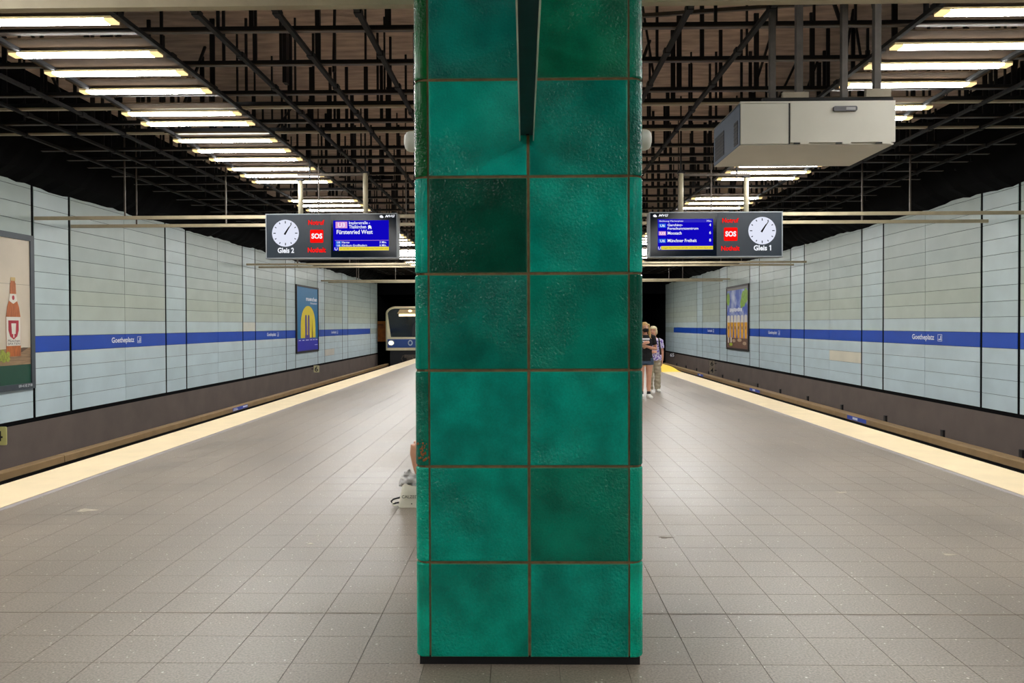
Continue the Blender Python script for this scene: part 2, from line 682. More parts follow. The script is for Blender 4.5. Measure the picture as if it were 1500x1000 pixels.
# ------------------------------------------------------------------ track beds, third rails
M_BED = mat('track_bed', (52, 44, 40), 0.95, var=0.3, scale=5, bump=0.4)
M_THIRD = mat('ochre_rail_cover', (150, 122, 84), 0.6, var=0.12, scale=3)
M_STICK = mat('blue_sticker', (62, 88, 190), 0.5, var=0.1)
XW = {-1: -8.70, 1: 8.76}     # face of the wall panels
for sx, side in ((-1, 'left'), (1, 'right')):
    x0, x1 = sorted((sx * (XE - 0.1), sx * 9.0))
    bed = MB().box(x0, x1, Y0, 64, -1.6, -1.3).build('floor_track_' + side, M_BED)
    tag(bed, kind='structure')
    for xr in (5.93, 7.37):
        r = MB()
        for (hw, za, zb) in ((.07, -1.3, -1.28), (.01, -1.28, -1.14), (.036, -1.14, -1.1)):
            r.box(sx * xr - hw, sx * xr + hw, Y0, 63, za, zb)
        r.build('running_rail', M_RAIL, bed)
    # third rail cover board along the wall
    if sx < 0:
        xf, xb, zt, zb = 8.0, 8.17, -0.655, -0.775
    else:
        xf, xb, zt, zb = 8.05, 8.3, -0.665, -0.79
    tr = thing('third_rail', 'long ochre covered power rail below the %s tiled wall' % ('left' if sx < 0 else 'right'), 'rail', (0, 0, 0))
    yy = Y0
    seg = 5.6 if sx < 0 else 7.5
    first = 13.14 if sx < 0 else 12.4
    yb = first - 4 * seg
    while yb < 45:
        y1 = min(yb + seg, 45)
        if y1 > Y0:
            b = MB()
            xa, xc = sx * xf, sx * xb
            pr = [(xa, zb), (xa, zt - .012), (xa + sx * .02, zt), (xc, zt), (xc, zb)]
            n = len(pr)
            vs_ = [(p[0], max(yb, Y0) + .008, p[1]) for p in pr] + [(p[0], y1 - .008, p[1]) for p in pr]
            fs_ = [tuple(range(n)), tuple(reversed(range(n, 2 * n)))] + [(k, (k + 1) % n, n + (k + 1) % n, n + k) for k in range(n)]
            b.add(vs_, fs_)
            b.build('cover_board', M_THIRD, tr)
        yb += seg
    rl = MB().box(min(sx * (xf + .04), sx * (xf + .10)), max(sx * (xf + .04), sx * (xf + .10)), Y0, 45, zb - .09, zb + .002)
    rl.build('conductor_rail', M_STEEL, tr)
    if sx < 0:
        sup = [14.9 + 6.0 * k for k in range(-3, 5)]
    else:
        sup = [12.92 + 2.42 * k for k in range(-8, 13)]
    for y in sup:
        b = MB()
        xs0, xs1 = sorted((sx * (xf + .02), sx * (xf + .13)))
        b.box(xs0, xs1, y - .09, y + .09, -1.3, zb - .085)
        b.build('support_foot', M_STEEL, tr)
        if sx > 0:
            MB().box(xb + .004, xb + .05, y - .045, y + .045, -1.3, zt + .13).build('support_bracket', M_DARK, tr)
    # blue stickers with white lettering on the cover boards
    if sx < 0:
        marks = [(341, 363)]
    else:
        marks = [(1241, 1269), (1098, 1113), (1022, 1030)]
    for (xa, xb_) in marks:
        pa, pb = PX(xa, 600, sx * xf).y, PX(xb_, 600, sx * xf).y
        y0, y1 = sorted((pa, pb))
        st = link('rail_sticker', None, tr, (sx * xf, y0 if sx < 0 else y1, zb + .012), (math.pi / 2, 0, -sx * math.pi / 2))
        w = y1 - y0
        flat('sticker_sheet', rect(0, w, 0, zt - zb - .03), M_STICK, st, 1)
        if sx < 0:
            flat('sticker_print', rect(w * .03, w * .33, .012, .04), M_LETTER, st, 2)
            flat('sticker_print', rect(w * .05, w * .28, .052, .07), M_LETTER, st, 2)
            flat('sticker_print', rect(w * .66, w * .97, .03, .07), M_LETTER, st, 2)
        else:
            flat('sticker_print', rect(w * .3, w * .56, .022, .075), M_LETTER, st, 2)

# ------------------------------------------------------------------ track walls with panels
JL = [13.42, 14.52, 18.43, 19.55, 23.51, 24.62, 27.80, 28.93, 32.09, 33.19, 36.44, 37.57, 43.07, 45.2]
JR = [13.69, 14.81, 18.82, 20.01, 24.09, 25.31, 28.67, 29.87, 33.20, 34.45, 37.76, 38.95, 45.01, 47.59]
ROWH, ZB, NROW = 0.2885, -0.03, 15
rowcol = {0: (194, 210, 216), 1: (192, 209, 215), 2: (190, 207, 213), 3: (190, 206, 211), 5: (188, 203, 205),
          6: (180, 190, 180), 7: (176, 186, 174), 8: (172, 183, 174), 9: (170, 182, 176)}
walls = {}
posters_zone = {-1: [(9.5, 13.42), (28.93, 32.09)], 1: [(29.87, 33.20)]}
for sx, side, J in ((-1, 'left', JL), (1, 'right', JR)):
    xf = XW[sx]
    back = sx * (abs(xf) + 0.009)
    x0, x1 = sorted((back, sx * 9.1))
    wl = MB().box(x0, x1, Y0, J[-1], -1.6, 5.5).build('wall_' + side, M_BLACK)
    tag(wl, kind='structure')
    walls[sx] = wl
    # plinth below the panels
    xa, xb = sorted((sx * (abs(xf) - 0.0), back + sx * 0.01))
    MB().box(xa, xb, Y0, J[-1], -1.55, -0.105).build('plinth', M_PLINTH, wl)
    # module joints towards and behind the camera
    joints = []
    p = J[1] - J[0]
    y = J[0]
    pre = []
    while y > Y0:
        pre = [y - 3.92 - p, y - 3.92] + pre
        y -= 3.92 + p
    js = [q for q in pre if q > Y0] + J
    meshes = {}
    for i in range(len(js) - 1):
        ya, yb = js[i], js[i + 1]
        if yb < 1.0:
            continue
        wide = (yb - ya) > 2.0
        tk = 0.038
        cols = []
        if wide and yb - ya > 2.0 and yb < 43:
            mid = (ya + yb) / 2 + (0.05 if wide else 0)
            cols = [(ya + tk, mid - .005), (mid + .005, yb - tk)]
        else:
            cols = [(ya + tk, yb - tk)]
        for ci, (a, b) in enumerate(cols):
            for r in range(NROW):
                z0 = ZB + r * ROWH
                z1 = z0 + ROWH
                if r == 14:
                    z1 = 4.14
                key = (round(b - a, 3), r == 14)
                last = (i == len(js) - 2)
                if key not in meshes:
                    hw, hh = (b - a) / 2, (z1 - z0) / 2 - 0.0025
                    m_ = MB()
                    c1 = .002
                    m_.add([(0, -hw, -hh), (0, hw, -hh), (0, hw, hh), (0, -hw, hh),
                            (-sx * .009, -hw + c1, -hh + c1), (-sx * .009, hw - c1, -hh + c1), (-sx * .009, hw - c1, hh - c1), (-sx * .009, -hw + c1, hh - c1)],
                           [(4, 5, 6, 7), (0, 1, 5, 4), (1, 2, 6, 5), (2, 3, 7, 6), (3, 0, 4, 7)])
                    if sx < 0:
                        m_.f = [tuple(f) for f in m_.f]
                    else:
                        m_.f = [tuple(reversed(f)) for f in m_.f]
                    meshes[key] = m_.mesh('wall_panel', M_PANEL)
                o = link('wall_panel', meshes[key], wl, (back, (a + b) / 2, (z0 + z1) / 2))
                cc = rowcol.get(r, (164, 178, 174))
                if r == 4 and not last:
                    cc = (30, 76, 178)
                elif not wide and r > 4:
                    cc = (182, 198, 200)
                if (sx > 0 and r == 2 and i == js.index(J[2]) - 1 + 2 - 0 and False):
                    cc = (215, 208, 190)
                k = random.uniform(.96, 1.03)
                o.color = tuple(v * k for v in lin(cc)[:3]) + (1,)
                # repaired panels in a warmer white
                if sx > 0 and r == 2 and ya == J[3] and ci == 0:
                    o.color = lin((216, 210, 192))
                if sx < 0 and r == 1 and ya == J[9] and ci == 0:
                    o.color = lin((205, 200, 190))
                if sx < 0 and r == 5 and ya == J[4]:
                    o.color = lin((205, 205, 195))
    # station name on the blue stripe
    names = [(J[1], J[2]), (J[5], J[6]), (J[9], J[10])] if True else []
    for (ya, yb) in names:
        mid = (ya + yb) / 2 + .05
        wtx = 0.93
        if sx < 0:
            org = (xf + 0.0005, mid - .55, ZB + 4 * ROWH)
        else:
            org = (xf - 0.0005, mid + .55, ZB + 4 * ROWH)
        e = link('station_name', None, wl, org, (math.pi / 2, 0, -sx * math.pi / 2))
        e['label'] = 'white station name lettering on the blue stripe'
        text('lettering', 'Goetheplatz', M_LETTER, e, 0, .075, wtx, .15, 1, bold=0.02)
        ux = wtx + .14
        for q in (rect(ux, ux + .17, .085, .095), rect(ux, ux + .17, .22, .23), rect(ux, ux + .012, .085, .23), rect(ux + .158, ux + .17, .085, .23)):
            flat('symbol_frame', q, M_LETTER, e, 1)
        flat('symbol_bar', rect(ux + .03, ux + .14, .115, .135), M_LETTER, e, 1)
        flat('symbol_curve', rect(ux + .10, ux + .13, .14, .20), M_LETTER, e, 1)
    # near-black haunch between wall and ceiling, with a ragged lower edge
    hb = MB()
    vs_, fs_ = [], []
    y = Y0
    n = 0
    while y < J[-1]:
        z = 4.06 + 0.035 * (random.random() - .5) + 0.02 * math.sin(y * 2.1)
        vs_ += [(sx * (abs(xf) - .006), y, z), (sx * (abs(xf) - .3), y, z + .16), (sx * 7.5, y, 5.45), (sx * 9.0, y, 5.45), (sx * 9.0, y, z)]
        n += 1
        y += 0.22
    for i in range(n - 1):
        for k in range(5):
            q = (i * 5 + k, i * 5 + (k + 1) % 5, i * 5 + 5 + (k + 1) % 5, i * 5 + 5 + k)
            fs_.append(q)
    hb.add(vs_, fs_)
    hb.build('ceiling_haunch', M_DARKCONC, wl)

# ------------------------------------------------------------------ ceiling, end walls, tunnels
ZC = 5.45
ceiling = MB().box(-9.0, 9.0, Y0, 48, ZC, ZC + .3).build('ceiling', M_CONC)
tag(ceiling, kind='structure')
rear = MB().box(-9.1, 9.1, Y0 - .3, Y0, -1.6, ZC + .3).build('wall_rear', M_PLINTH)
tag(rear, kind='structure')
endw = MB()
endw.box(-4.7, 4.7, 45.0, 45.4, -1.3, ZC)
endw.box(-9.1, 9.1, 47.6, 48.0, 3.3, ZC)
tag(endw.build('wall_end', M_DARKCONC), kind='structure')
for sx, side, ye in ((-1, 'left', 45.2), (1, 'right', 47.6)):
    xa, xb = sorted((sx * 4.6, sx * 4.7))
    tag(MB().box(xa, xb, 45.4, 64, -1.6, 3.3).build('wall_tunnel_inner_' + side, M_DARKCONC), kind='structure')
    xa, xb = sorted((sx * 8.95, sx * 9.1))
    tag(MB().box(xa, xb, ye, 64, -1.6, 3.4).build('wall_tunnel_outer_' + side, M_DARKCONC), kind='structure')
    xa, xb = sorted((sx * 4.6, sx * 9.1))
    tag(MB().box(xa, xb, 47.6, 64, 3.3, 3.5).build('ceiling_tunnel_' + side, M_DARKCONC), kind='structure')
    tag(MB().box(xa, xb, 64, 64.2, -1.6, 3.5).build('wall_tunnel_end_' + side, M_DARKCONC), kind='structure')

# ------------------------------------------------------------------ open ceiling grid: cross bars, rails, hangers
grid = tag(link('trim_1', None), 'dark open steel grid hung below the concrete ceiling', kind='structure')
ZG = 4.50
by = [45, 94, 137.5, 155, 179, 192, 218, 232, 243, 256, 268]
BD = [PZ(450, y, ZG).y for y in by]
nearer = [BD[0] - 0.95 * k for k in range(1, 4)]
far = []
y = BD[-1]
while y < 43:
    y += random.choice((.8, .95, 1.1))
    far.append(y)
bars = sorted(nearer + BD + far)
bright = {round(BD[3], 3), round(BD[5], 3)}
barmesh = {}


def bar_mesh(kind):
    b = MB()
    if kind == 'plain':
        b.box(-8.0, 8.0, -.02, .02, 0, .042, 0)
        b.box(-8.0, 8.0, -.03, .03, -.012, .0, 1)
        return b.mesh('ceiling_crossbar', [M_STEEL, M_FLANGE])
    b.box(-8.2, 8.2, -.03, .03, -.005, .05, 0)
    b.box(-8.2, 8.2, -.035, .035, -.03, -.005, 1)
    return b.mesh('ceiling_crossbar', [M_STEEL, M_TUBE])


BM = {'plain': bar_mesh('plain'), 'bright': bar_mesh('bright')}
for y in bars:
    link('ceiling_crossbar', BM['bright' if round(y, 3) in bright else 'plain'], grid, (0, y, ZG))
rail_ratio = [0.27 + .262 * k for k in range(0, 11)]
rm = MB()
rm.box(-.024, .024, 4.6, 43.0, -.02, .02)
yy = 4.8
while yy < 42:
    rm.box(-.034, .034, yy, yy + .1, -.028, .03)
    yy += 1.1
rm = rm.mesh('ceiling_rail', M_RAIL)
for q in rail_ratio:
    for sx in (-1, 1):
        X = sx * q * 2.85
        if abs(X) > 7.9 or (sx > 0 and 0.9 < q < 1.2) or 1.4 < q < 1.8:
            continue
        link('ceiling_rail', rm, grid, (X, 0, ZG - .04))
# hangers
hang = []
for y in bars:
    x = -7.6
    while x < 7.6:
        x += random.choice((.3, .42, .6, .95)) * random.uniform(.8, 1.2)
        w = random.choice((.022, .03, .03, .045, .06, .06))
        hang.append((x, y + random.uniform(-.01, .01), w))
hv = sorted([q for q in hang if q[1] > 5.4 and abs(q[0]) / q[1] < .72], key=lambda q: q[1])
hn = set(hv[:260])
hm = {}
hf = MB()
for q in hang:
    x, y, w = q
    if q in hn:
        if w not in hm:
            hm[w] = MB().box(-w / 2, w / 2, -.012, .012, 0, ZC - ZG + .01).mesh('ceiling_hanger', M_STEEL)
        link('ceiling_hanger', hm[w], grid, (x, y, ZG))
    else:
        hf.box(x - w / 2, x + w / 2, y - .012, y + .012, ZG, ZC + .01)
tag(hf.build('ceiling_hanger_field', M_STEEL, grid), kind='stuff')
# braces, leaning rods, stub brackets and hooks above the grid
for k in range(95):
    y = random.uniform(6.8, 17) if k < 70 else random.uniform(17, 30)
    x = random.uniform(-6.8, 6.8)
    kind = random.choice('dddstthlr')
    b = MB()
    if kind == 'd':
        b.bar((x, y, ZG + .05), (x + random.uniform(-.5, .5), y + random.uniform(-.1, .5), ZC), .03)
    elif kind == 's':
        L_ = random.uniform(.4, 1.1)
        b.box(x, x + L_, y, y + .06, ZG + .22, ZG + .3)
        b.box(x + L_ * .45, x + L_ * .6, y, y + .06, ZG + .22, ZC)
    elif kind == 't':
        z = random.uniform(ZG + .15, ZG + .4)
        b.box(x - .015, x + .015, y, y + .03, z, ZC)
        b.box(x - .06, x + .06, y, y + .03, z - .03, z)
    elif kind == 'h':
        b.tube([(x + .22 * math.cos(t) * .8, y, ZG + .3 + .14 * math.sin(t)) for t in [i * .45 for i in range(9)]], .008, 6)
        b.bar((x + .17, y, ZG + .3), (x + .17, y, ZC), .016)
    elif kind == 'l':
        b.bar((x, y, ZG + .02), (x + .15, y, ZC), .025)
        b.bar((x + .3, y, ZG + .02), (x + .15, y, ZC), .025)
    else:
        b.bar((x, y, ZC), (x, y, ZG + .2), .12, .05)
    b.build('ceiling_bracket', M_STEEL, grid)
for (p0, p1) in (((0.6, 7.4, 4.72), (3.9, 6.5, 4.86)), ((0.5, 7.9, 4.70), (4.4, 7.4, 4.74))):
    MB().bar(p0, p1, .035).build('ceiling_conduit', M_FLANGE, grid)

# ------------------------------------------------------------------ fluorescent lamps over the platform edges
ly = [29, 78, 106, 133, 166, 181, 206, 221, 234, 248, 258, 267, 295, 302, 309]
LD = [PZ(250, y, 4.43).y for y in ly]
fard = [19.9, 20.7, 21.4, 22.1, 22.8, 24.0, 24.6, 25.4, 26.2, 27.0, 29.0, 29.7, 30.4, 31.2, 32.5, 34.3, 35.9, 36.9, 37.6, 38.5, 39.2, 39.8, 40.5, 41.1, 41.8, 42.4, 43.0, 43.6]  # hindmost ones, hidden by the column, are added to light the far end
behind = [6.3, 5.6, 4.9, 3.7, 3.0, 1.8, 1.1, 0.0, -.7, -1.8, -2.5, -4.0, -5.5, -7.0]
ordn = ['nearest', 'second', 'third', 'fourth', 'fifth', 'sixth', 'seventh', 'eighth', 'ninth', 'tenth', 'eleventh', 'twelfth',
        'thirteenth', 'fourteenth', 'fifteenth']
LL = 1.57
em = MB().box(-LL / 2 + .09, LL / 2 - .09, -.058, .058, -.02, -.001)
em = em.mesh('light_tube', M_LAMP)
tray = MB()
tray.box(-LL / 2, LL / 2, -.062, .062, 0, .02)
tray = tray.mesh('tray', M_LAMPTRAY)
capm = MB().box(-.044, .044, -.058, .058, -.02, -.001).mesh('end_cap', lamp_mat('warm_tube_end', (255, 226, 160), 1.3))
platem = MB().box(-LL / 2 - .02, LL / 2 + .02, -.3, .3, .045, .06).mesh('backing_plate', M_LAMPPLATE)
stemm = MB().box(-.02, .02, -.02, .02, .02, .12).mesh('stem', M_STEEL)


def lamp(x, y, label, group):
    t = thing('fluorescent_lamp', label, 'lamp', (x, y, 4.43), group=group)
    link('light_tube', em, t)
    link('tray', tray, t)
    link('backing_plate', platem, t)
    for s in (-1, 1):
        link('end_cap', capm, t, (s * (LL / 2 - .045), 0, 0))
        link('stem', stemm, t, (s * .6, 0, 0))


for sx, side in ((-1, 'left'), (1, 'right')):
    xc = sx * 4.575
    for i, y in enumerate(LD):
        lamp(xc, y, '%s white fluorescent ceiling lamp in the row over the %s platform edge' % (ordn[i], side), 'ceiling lamps over the platform edges')
    for y in fard:
        lamp(xc, y, 'small far fluorescent lamp beyond the display board in the %s row, whose hindmost lamps are added unseen' % side, 'far ceiling lamps in the %s row' % side)
    for y in behind:
        lamp(xc, y, 'fluorescent ceiling lamp of the %s row above the viewer, beyond the picture edge' % side, 'ceiling lamps above the viewer on the %s' % side)

# ------------------------------------------------------------------ pale tubes hung across the hall
tubes = [(4.55, 'pale square metal tube crossing the very top of the picture'),
         (13.43, 'nearer of two pale tubes level with the top of the display boards'),
         (14.52, 'farther of two pale tubes level with the top of the display boards'),
         (23.75, 'nearer of two pale tubes just under the display boards'),
         (24.85, 'farther of two pale tubes just under the display boards'),
         (32.5, 'upper of the lowest far pale tube pair over the track wall ends'),
         (33.7, 'lowest and farthest pale tube crossing the hall')]
for y, lab in tubes:
    t = thing('suspended_tube', lab, 'tube', (0, y, 3.47))
    MB().box(-8.66, 8.70, -.03, .03, 0, .058).build('tube', M_TUBE, t)
    x = -7.4 + (.35 if tubes.index((y, lab)) % 2 else 0)
    while x < 8:
        if abs(x) > .9 and not 3.7 < abs(x) < 5.5:
            MB().box(x - .011, x + .011, -.011, .011, .058, ZC - 3.47 + .02).build('hanger_rod', M_FLANGE, t)
        x += 1.72

# ------------------------------------------------------------------ green tiled column
CYF = 3.525                    # front face of the column
cl, cr = -0.5095, 0.5495
ccx = (cl + cr) / 2
half = (cr - cl) / 2
column = thing('tiled_column', 'large square column clad in glossy emerald green tiles', 'column', (ccx, CYF + half, 0))
PITCHT, ZT0, CORN, G = 0.4455, 0.035, 0.066, 0.010
ca_, cb_ = half - .005, half - .05
MB().prism([(-cb_, -ca_), (cb_, -ca_), (cb_ + .028, -cb_ - .028), (ca_, -cb_), (ca_, cb_), (cb_ + .028, cb_ + .028), (cb_, ca_), (-cb_, ca_), (-cb_ - .028, cb_ + .028), (-ca_, cb_), (-ca_, -cb_), (-cb_ - .028, -cb_ - .028)], 0.047, ZC + .01).build('column_core', M_GROUT, column)
MB().box(-half + .017, half - .017, -half + .017, half - .017, 0, .045).build('column_base', M_DARK, column)


def tile_mesh(w, h):
    hw, hh, b = w / 2, h / 2, .006
    m_ = MB()
    lv = [(hw, hh, .022), (hw, hh, .004), (hw - b * .5, hh - b * .5, .001), (hw - b * 1.6, hh - b * 1.6, 0)]
    vs_ = []
    for (a, c, yv) in lv:
        vs_ += [(-a, yv, -c), (a, yv, -c), (a, yv, c), (-a, yv, c)]
    m_.add(vs_, [(0, 1, 5, 4), (1, 2, 6, 5), (2, 3, 7, 6), (3, 0, 4, 7)], 1)
    m_.add([], [], 1)
    for l in (1, 2):
        for k in range(4):
            k2 = (k + 1) % 4
            m_.f.append((l * 4 + k, l * 4 + k2, l * 4 + 4 + k2, l * 4 + 4 + k))
            m_.mi.append(1 if l == 1 else 0)
    m_.f.append((12, 13, 14, 15))
    m_.mi.append(0)
    return m_.mesh('tile', [M_GLAZE, M_GEDGE])


def corner_mesh(h):
    pts = [(0, .022), (0, 0)]
    s = CORN - .002
    r = .045
    poly = [(0, s), (0, r)]
    for i in range(1, 6):
        a = math.pi / 2 * i / 6
        poly.append((r - r * math.cos(a), r - r * math.sin(a)))
    poly += [(r, 0), (s, 0), (s, .022), (.022, .022), (.022, s)]
    m_ = MB().prism(poly, -h / 2 + .004, h / 2 - .004)
    # slightly drawn-in ends
    o = len(poly)
    inner = [(p[0] + (.004 if p[0] < .02 else 0), p[1] + (.004 if p[1] < .02 else 0)) for p in poly]
    m2 = MB()
    levels = [(-h / 2, inner), (-h / 2 + .006, poly), (h / 2 - .006, poly), (h / 2, inner)]
    vs_, fs_ = [], []
    for z, pl in levels:
        vs_ += [(p[0], p[1], z) for p in pl]
    for l in range(3):
        for k in range(o):
            k2 = (k + 1) % o
            fs_.append((l * o + k, l * o + k2, l * o + o + k2, l * o + o + k))
    fs_ += [tuple(reversed(range(o))), tuple(range(3 * o, 4 * o))]
    m2.add(vs_, fs_)
    return m2.mesh('corner_tile', [M_GLAZE], False)


tw = half - CORN - G * 1.0
TM = tile_mesh(tw - .0, PITCHT - G)
CM = corner_mesh(PITCHT - G)
# tile tones seen in the photograph, bottom row first: left corner, left, right, right corner
tones = [((0, 122, 96), (0, 108, 87), (0, 110, 90), (0, 130, 102)),
         ((0, 128, 102), (0, 110, 90), (0, 90, 68), (0, 112, 88)),
         ((0, 84, 64), (0, 112, 94), (0, 114, 94), (0, 80, 64)),
         ((0, 98, 78), (0, 86, 70), (0, 96, 76), (0, 62, 44)),
         ((0, 118, 98), (0, 54, 38), (0, 114, 94), (0, 114, 94)),
         ((0, 66, 26), (0, 122, 104), (0, 102, 86), (0, 84, 68)),
         ((0, 66, 26), (0, 84, 72), (0, 82, 56), (0, 82, 60))]
GAIN = 2.05


def tone(c, k=1.0):
    l = lin(c)
    return (.0005, l[1] * GAIN * k, l[2] * GAIN * 1.1 * k, 1)


row = 0
while ZT0 + row * PITCHT < ZC:
    zc = ZT0 + (row + .5) * PITCHT
    if zc + PITCHT / 2 > ZC + .2:
        break
    for face in range(4):
        rot = face * math.pi / 2
        Rm = Matrix.Rotation(rot, 3, 'Z')
        tn = tones[row] if (face == 0 and row < len(tones)) else [random.choice(random.choice(tones)) for _ in range(4)]
        for ci, cxp in enumerate((-(tw / 2 + G / 2), tw / 2 + G / 2)):
            p = Rm @ Vector((cxp + (.0), -half, zc))
            o = link('tile', TM, column, p, (0, 0, rot))
            o.rotation_euler.rotate_axis('X', random.uniform(-.004, .004))
            o.color = tone(tn[1 + ci])
        p = Rm @ Vector((-half, -half, zc))
        o = link('corner_tile', CM, column, p, (0, 0, rot))
        if face == 1 and row < len(tones):
            tcol = tones[row][3]
        else:
            tcol = tn[0]
        o.color = tone(tcol)
    row += 1
# chipped glaze at the left corner tile
M_CHIP = mat('bare_clay', (150, 96, 52), 0.9, var=0.3, scale=60)
cp = PY(619, 662, CYF - .002)
ch = MB()
for k in range(46):
    a = random.gauss(0, .009)
    z = random.triangular(-.045, .06, -.02)
    r = random.uniform(.0015, .0055)
    ch.ell((a + .006 * (z < 0), 0, z), (r, .002, r * 1.2), 6, 4)
ch.build('glaze_chip', M_CHIP, column, (cp.x - ccx, -half - .0005, cp.z))

# white rounded fixtures on both flanks of the column
for sx, lab in ((-1, 'small white rounded fixture on the left flank of the green column'), (1, 'small white rounded fixture on the right flank of the green column')):
    xs_ = ccx + sx * half
    yc = CYF + .38
    zc = PY(600 if sx < 0 else 942, 207.5 if sx < 0 else 205, yc).z
    t = thing('wall_fixture', lab, 'fixture', (xs_, yc, zc))
    b = MB()
    prof = [(0, .052), (.04, .054), (.072, .052), (.086, .046), (.094, .035), (.098, .018), (.099, .004)]
    b.tube([(sx * p[0], 0, 0) for p in prof], [p[1] for p in prof], 20)
    b.build('cover', M_WHITE, t, smooth=True)
    MB().tube([(-sx * .004, 0, 0), (sx * .006, 0, 0)], .057, 20).build('mounting_ring', M_FLANGE, t)

# dark sign board fixed edge-on to the front of the column
M_SIGN = mat('dark_blue_sign', (20, 42, 52), 0.45, var=0.25, scale=14)
M_ALU = mat('pale_sign_edge', (232, 240, 228), 0.4, 0.3, var=0.1)
sz = PY(772, 199, CYF).z
sg = thing('projecting_sign', 'dark blue sign board jutting edge-on from the top of the green column', 'sign', (.0135, CYF, sz))
MB().box(-.0285, .0285, -1.95, -.012, 0.0, .42).build('sign_body', M_SIGN, sg)
for s in (-1, 1):
    MB().box(s * .0310 - .0025, s * .0310 + .0025, -1.955, -.004, -.024, .425).build('edge_trim', M_ALU, sg)
MB().box(-.0265, .0265, -.014, 0.004, .06, .4).build('wall_bracket', M_STEEL, sg)
MB().tube([(.004, -.03, -.004), (.004, -.03, .004)], .007, 10).build('screw', M_STEEL, sg)

# ------------------------------------------------------------------ cream equipment cabinet hung from the ceiling
D1 = 6.3
A = PY(1085, 213, D1)
B = PY(1310, 209, D1)
top = PY(1200, 149, D1).z
bot = (A.z + B.z) / 2
bw = B.x - A.x
bh = top - bot
bd = D1 * .136
cab = thing('equipment_cabinet', 'cream metal equipment cabinet hanging on steel posts under the right ceiling', 'cabinet', (A.x, D1, bot))
sp = PY(1156, 180, D1).x - A.x
MB().box(0.006, bw - .006, .012, bd, .006, bh).build('body', M_CREAMBOX, cab)
MB().box(0, bw, .01, bd + .005, -.004, .006).build('bottom_panel', M_CREAMBOX, cab)
MB().box(.0, sp - .006, -.004, .012, .004, bh - .012).build('fixed_front', M_CREAMBOX, cab)
door = MB().box(sp + .006, bw + .002, -.014, .008, .012, bh - .012).build('door', M_CREAMBOX, cab)
MB().box(sp - .008, sp + .008, -.003, .013, .004, bh - .004).build('seam', M_DARK, cab)
MB().box(-.006, bw + .004, -.01, bd, bh - .010, bh + .004).build('top_rim', M_CREAMBOX, cab)
hx = PY(1219, 157, D1).x - A.x
hb_ = MB()
hb_.prism(rrect(hx, hx + .19, -.02, .02, .012), 0, .02)
hd = hb_.build('handle', mat('handle_plastic', (60, 60, 66), .4), door, (0, -.014, bh - .065), (math.pi / 2, 0, 0))
hd['label'] = 'dark recessed door handle with a pale latch'
MB().box(hx + .10, hx + .175, -.002, 0.0, -.011, .011).build('latch', mat('latch_metal', (150, 150, 150), .4), door, (0, -.0345, bh - .065))
for u in (.10, .50, .88):
    xh = sp + (bw - sp) * u
    MB().box(xh, xh + .07, -.018, -.002, -.004, .013).build('hinge', M_CREAMBOX, cab)
    MB().box(xh - .05, xh, -.01, .0, .002, .011).build('hinge_slot', M_DARK, cab)
side = MB().box(-.006, .006, .01, bd, .0, bh).build('side_panel', M_BLUEBOX, cab)
side['label'] = 'blue grey end panel with two dark vent grilles'
for (ya, yb, za, zb_) in ((.06, .17, .02, bh - .13), (bd - .36, bd - .05, .03, bh - .10)):
    MB().box(-.009, -.005, ya, yb, za, zb_).build('vent_grille', M_DARK, cab)
    k = za + .02
    while k < zb_ - .01:
        MB().box(-.012, -.008, ya, yb, k, k + .006).build('vent_slat', mat('dark_slat', (34, 40, 52), .6), cab)
        k += .03
MB().box(.18, bw - .01, .0, .05, bh + .004, bh + .035).build('carrier_rail', M_RAIL, cab)
MB().box(.18, bw - .01, bd - .1, bd - .05, bh + .004, bh + .035).build('carrier_rail', M_RAIL, cab)
M_POST = mat('weathered_post', (72, 66, 60), 0.6, 0.2, var=0.3, scale=9)
for (px, front) in ((1170, 1), (1284, 1), (1131, 0), (1236, 0)):
    yv = .03 if front else bd - .075
    xx = PY(px, 130, D1 + yv).x - A.x
    hw = .026
    MB().box(xx - hw, xx + hw, yv - hw, yv + hw, bh + .035, ZC - bot + .01).build('hanging_post', M_POST, cab)
    if px == 1284:
        MB().box(xx - .1, xx + .1, yv - .04, yv + .0, bh + .035, bh + .1).build('foot_plate', mat('raw_plate', (150, 140, 122), .7, var=.25, scale=14), cab)
    if px == 1170:
        MB().box(xx - .14, xx + .07, yv - .035, yv, bh + .035, bh + .08).build('foot_plate', mat('raw_plate', (150, 140, 122), .7), cab)
b = MB()
b.bar((.28, .03, ZC - bot - .1), (1.02, .03, ZC - bot - .75), .03)
b.build('brace', M_POST, cab)

# ------------------------------------------------------------------ display boards
M_BOARD = mat('board_face', (26, 36, 46), 0.4, var=0.04, scale=1.0, spec=.3)
M_BOARDGLASS = mat('board_glass', (6, 16, 28), 0.1, var=0.1, scale=1.0, spec=.1)
M_FRAME = mat('board_frame', (128, 134, 138), 0.4, 0.3, var=0.05)
M_CLOCK = lamp_mat('clock_face', (226, 230, 246), 1.0)
M_RED = lamp_mat('lit_red', (250, 18, 14), 1.0)
M_REDGLOW = mat('red_outline', (170, 6, 10), 0.5, var=0.02, emit=0.6)
M_LIT = lamp_mat('lit_white', (245, 248, 255), 1.0)
M_SCREEN = lamp_mat('blue_screen', (16, 6, 188), 1.0)
M_SCREENHEAD = lamp_mat('blue_screen_header', (52, 46, 190), 1.0)
M_PINK = lamp_mat('pink_line_badge', (222, 160, 215), 1.0)
M_CYAN = lamp_mat('blue_line_badge', (40, 110, 222), 1.0)
M_TICKER = lamp_mat('yellow_ticker', (232, 214, 60), 1.0)
M_TICKTXT = mat('ticker_text', (130, 120, 30), 0.4, var=0.02, emit=0.3)


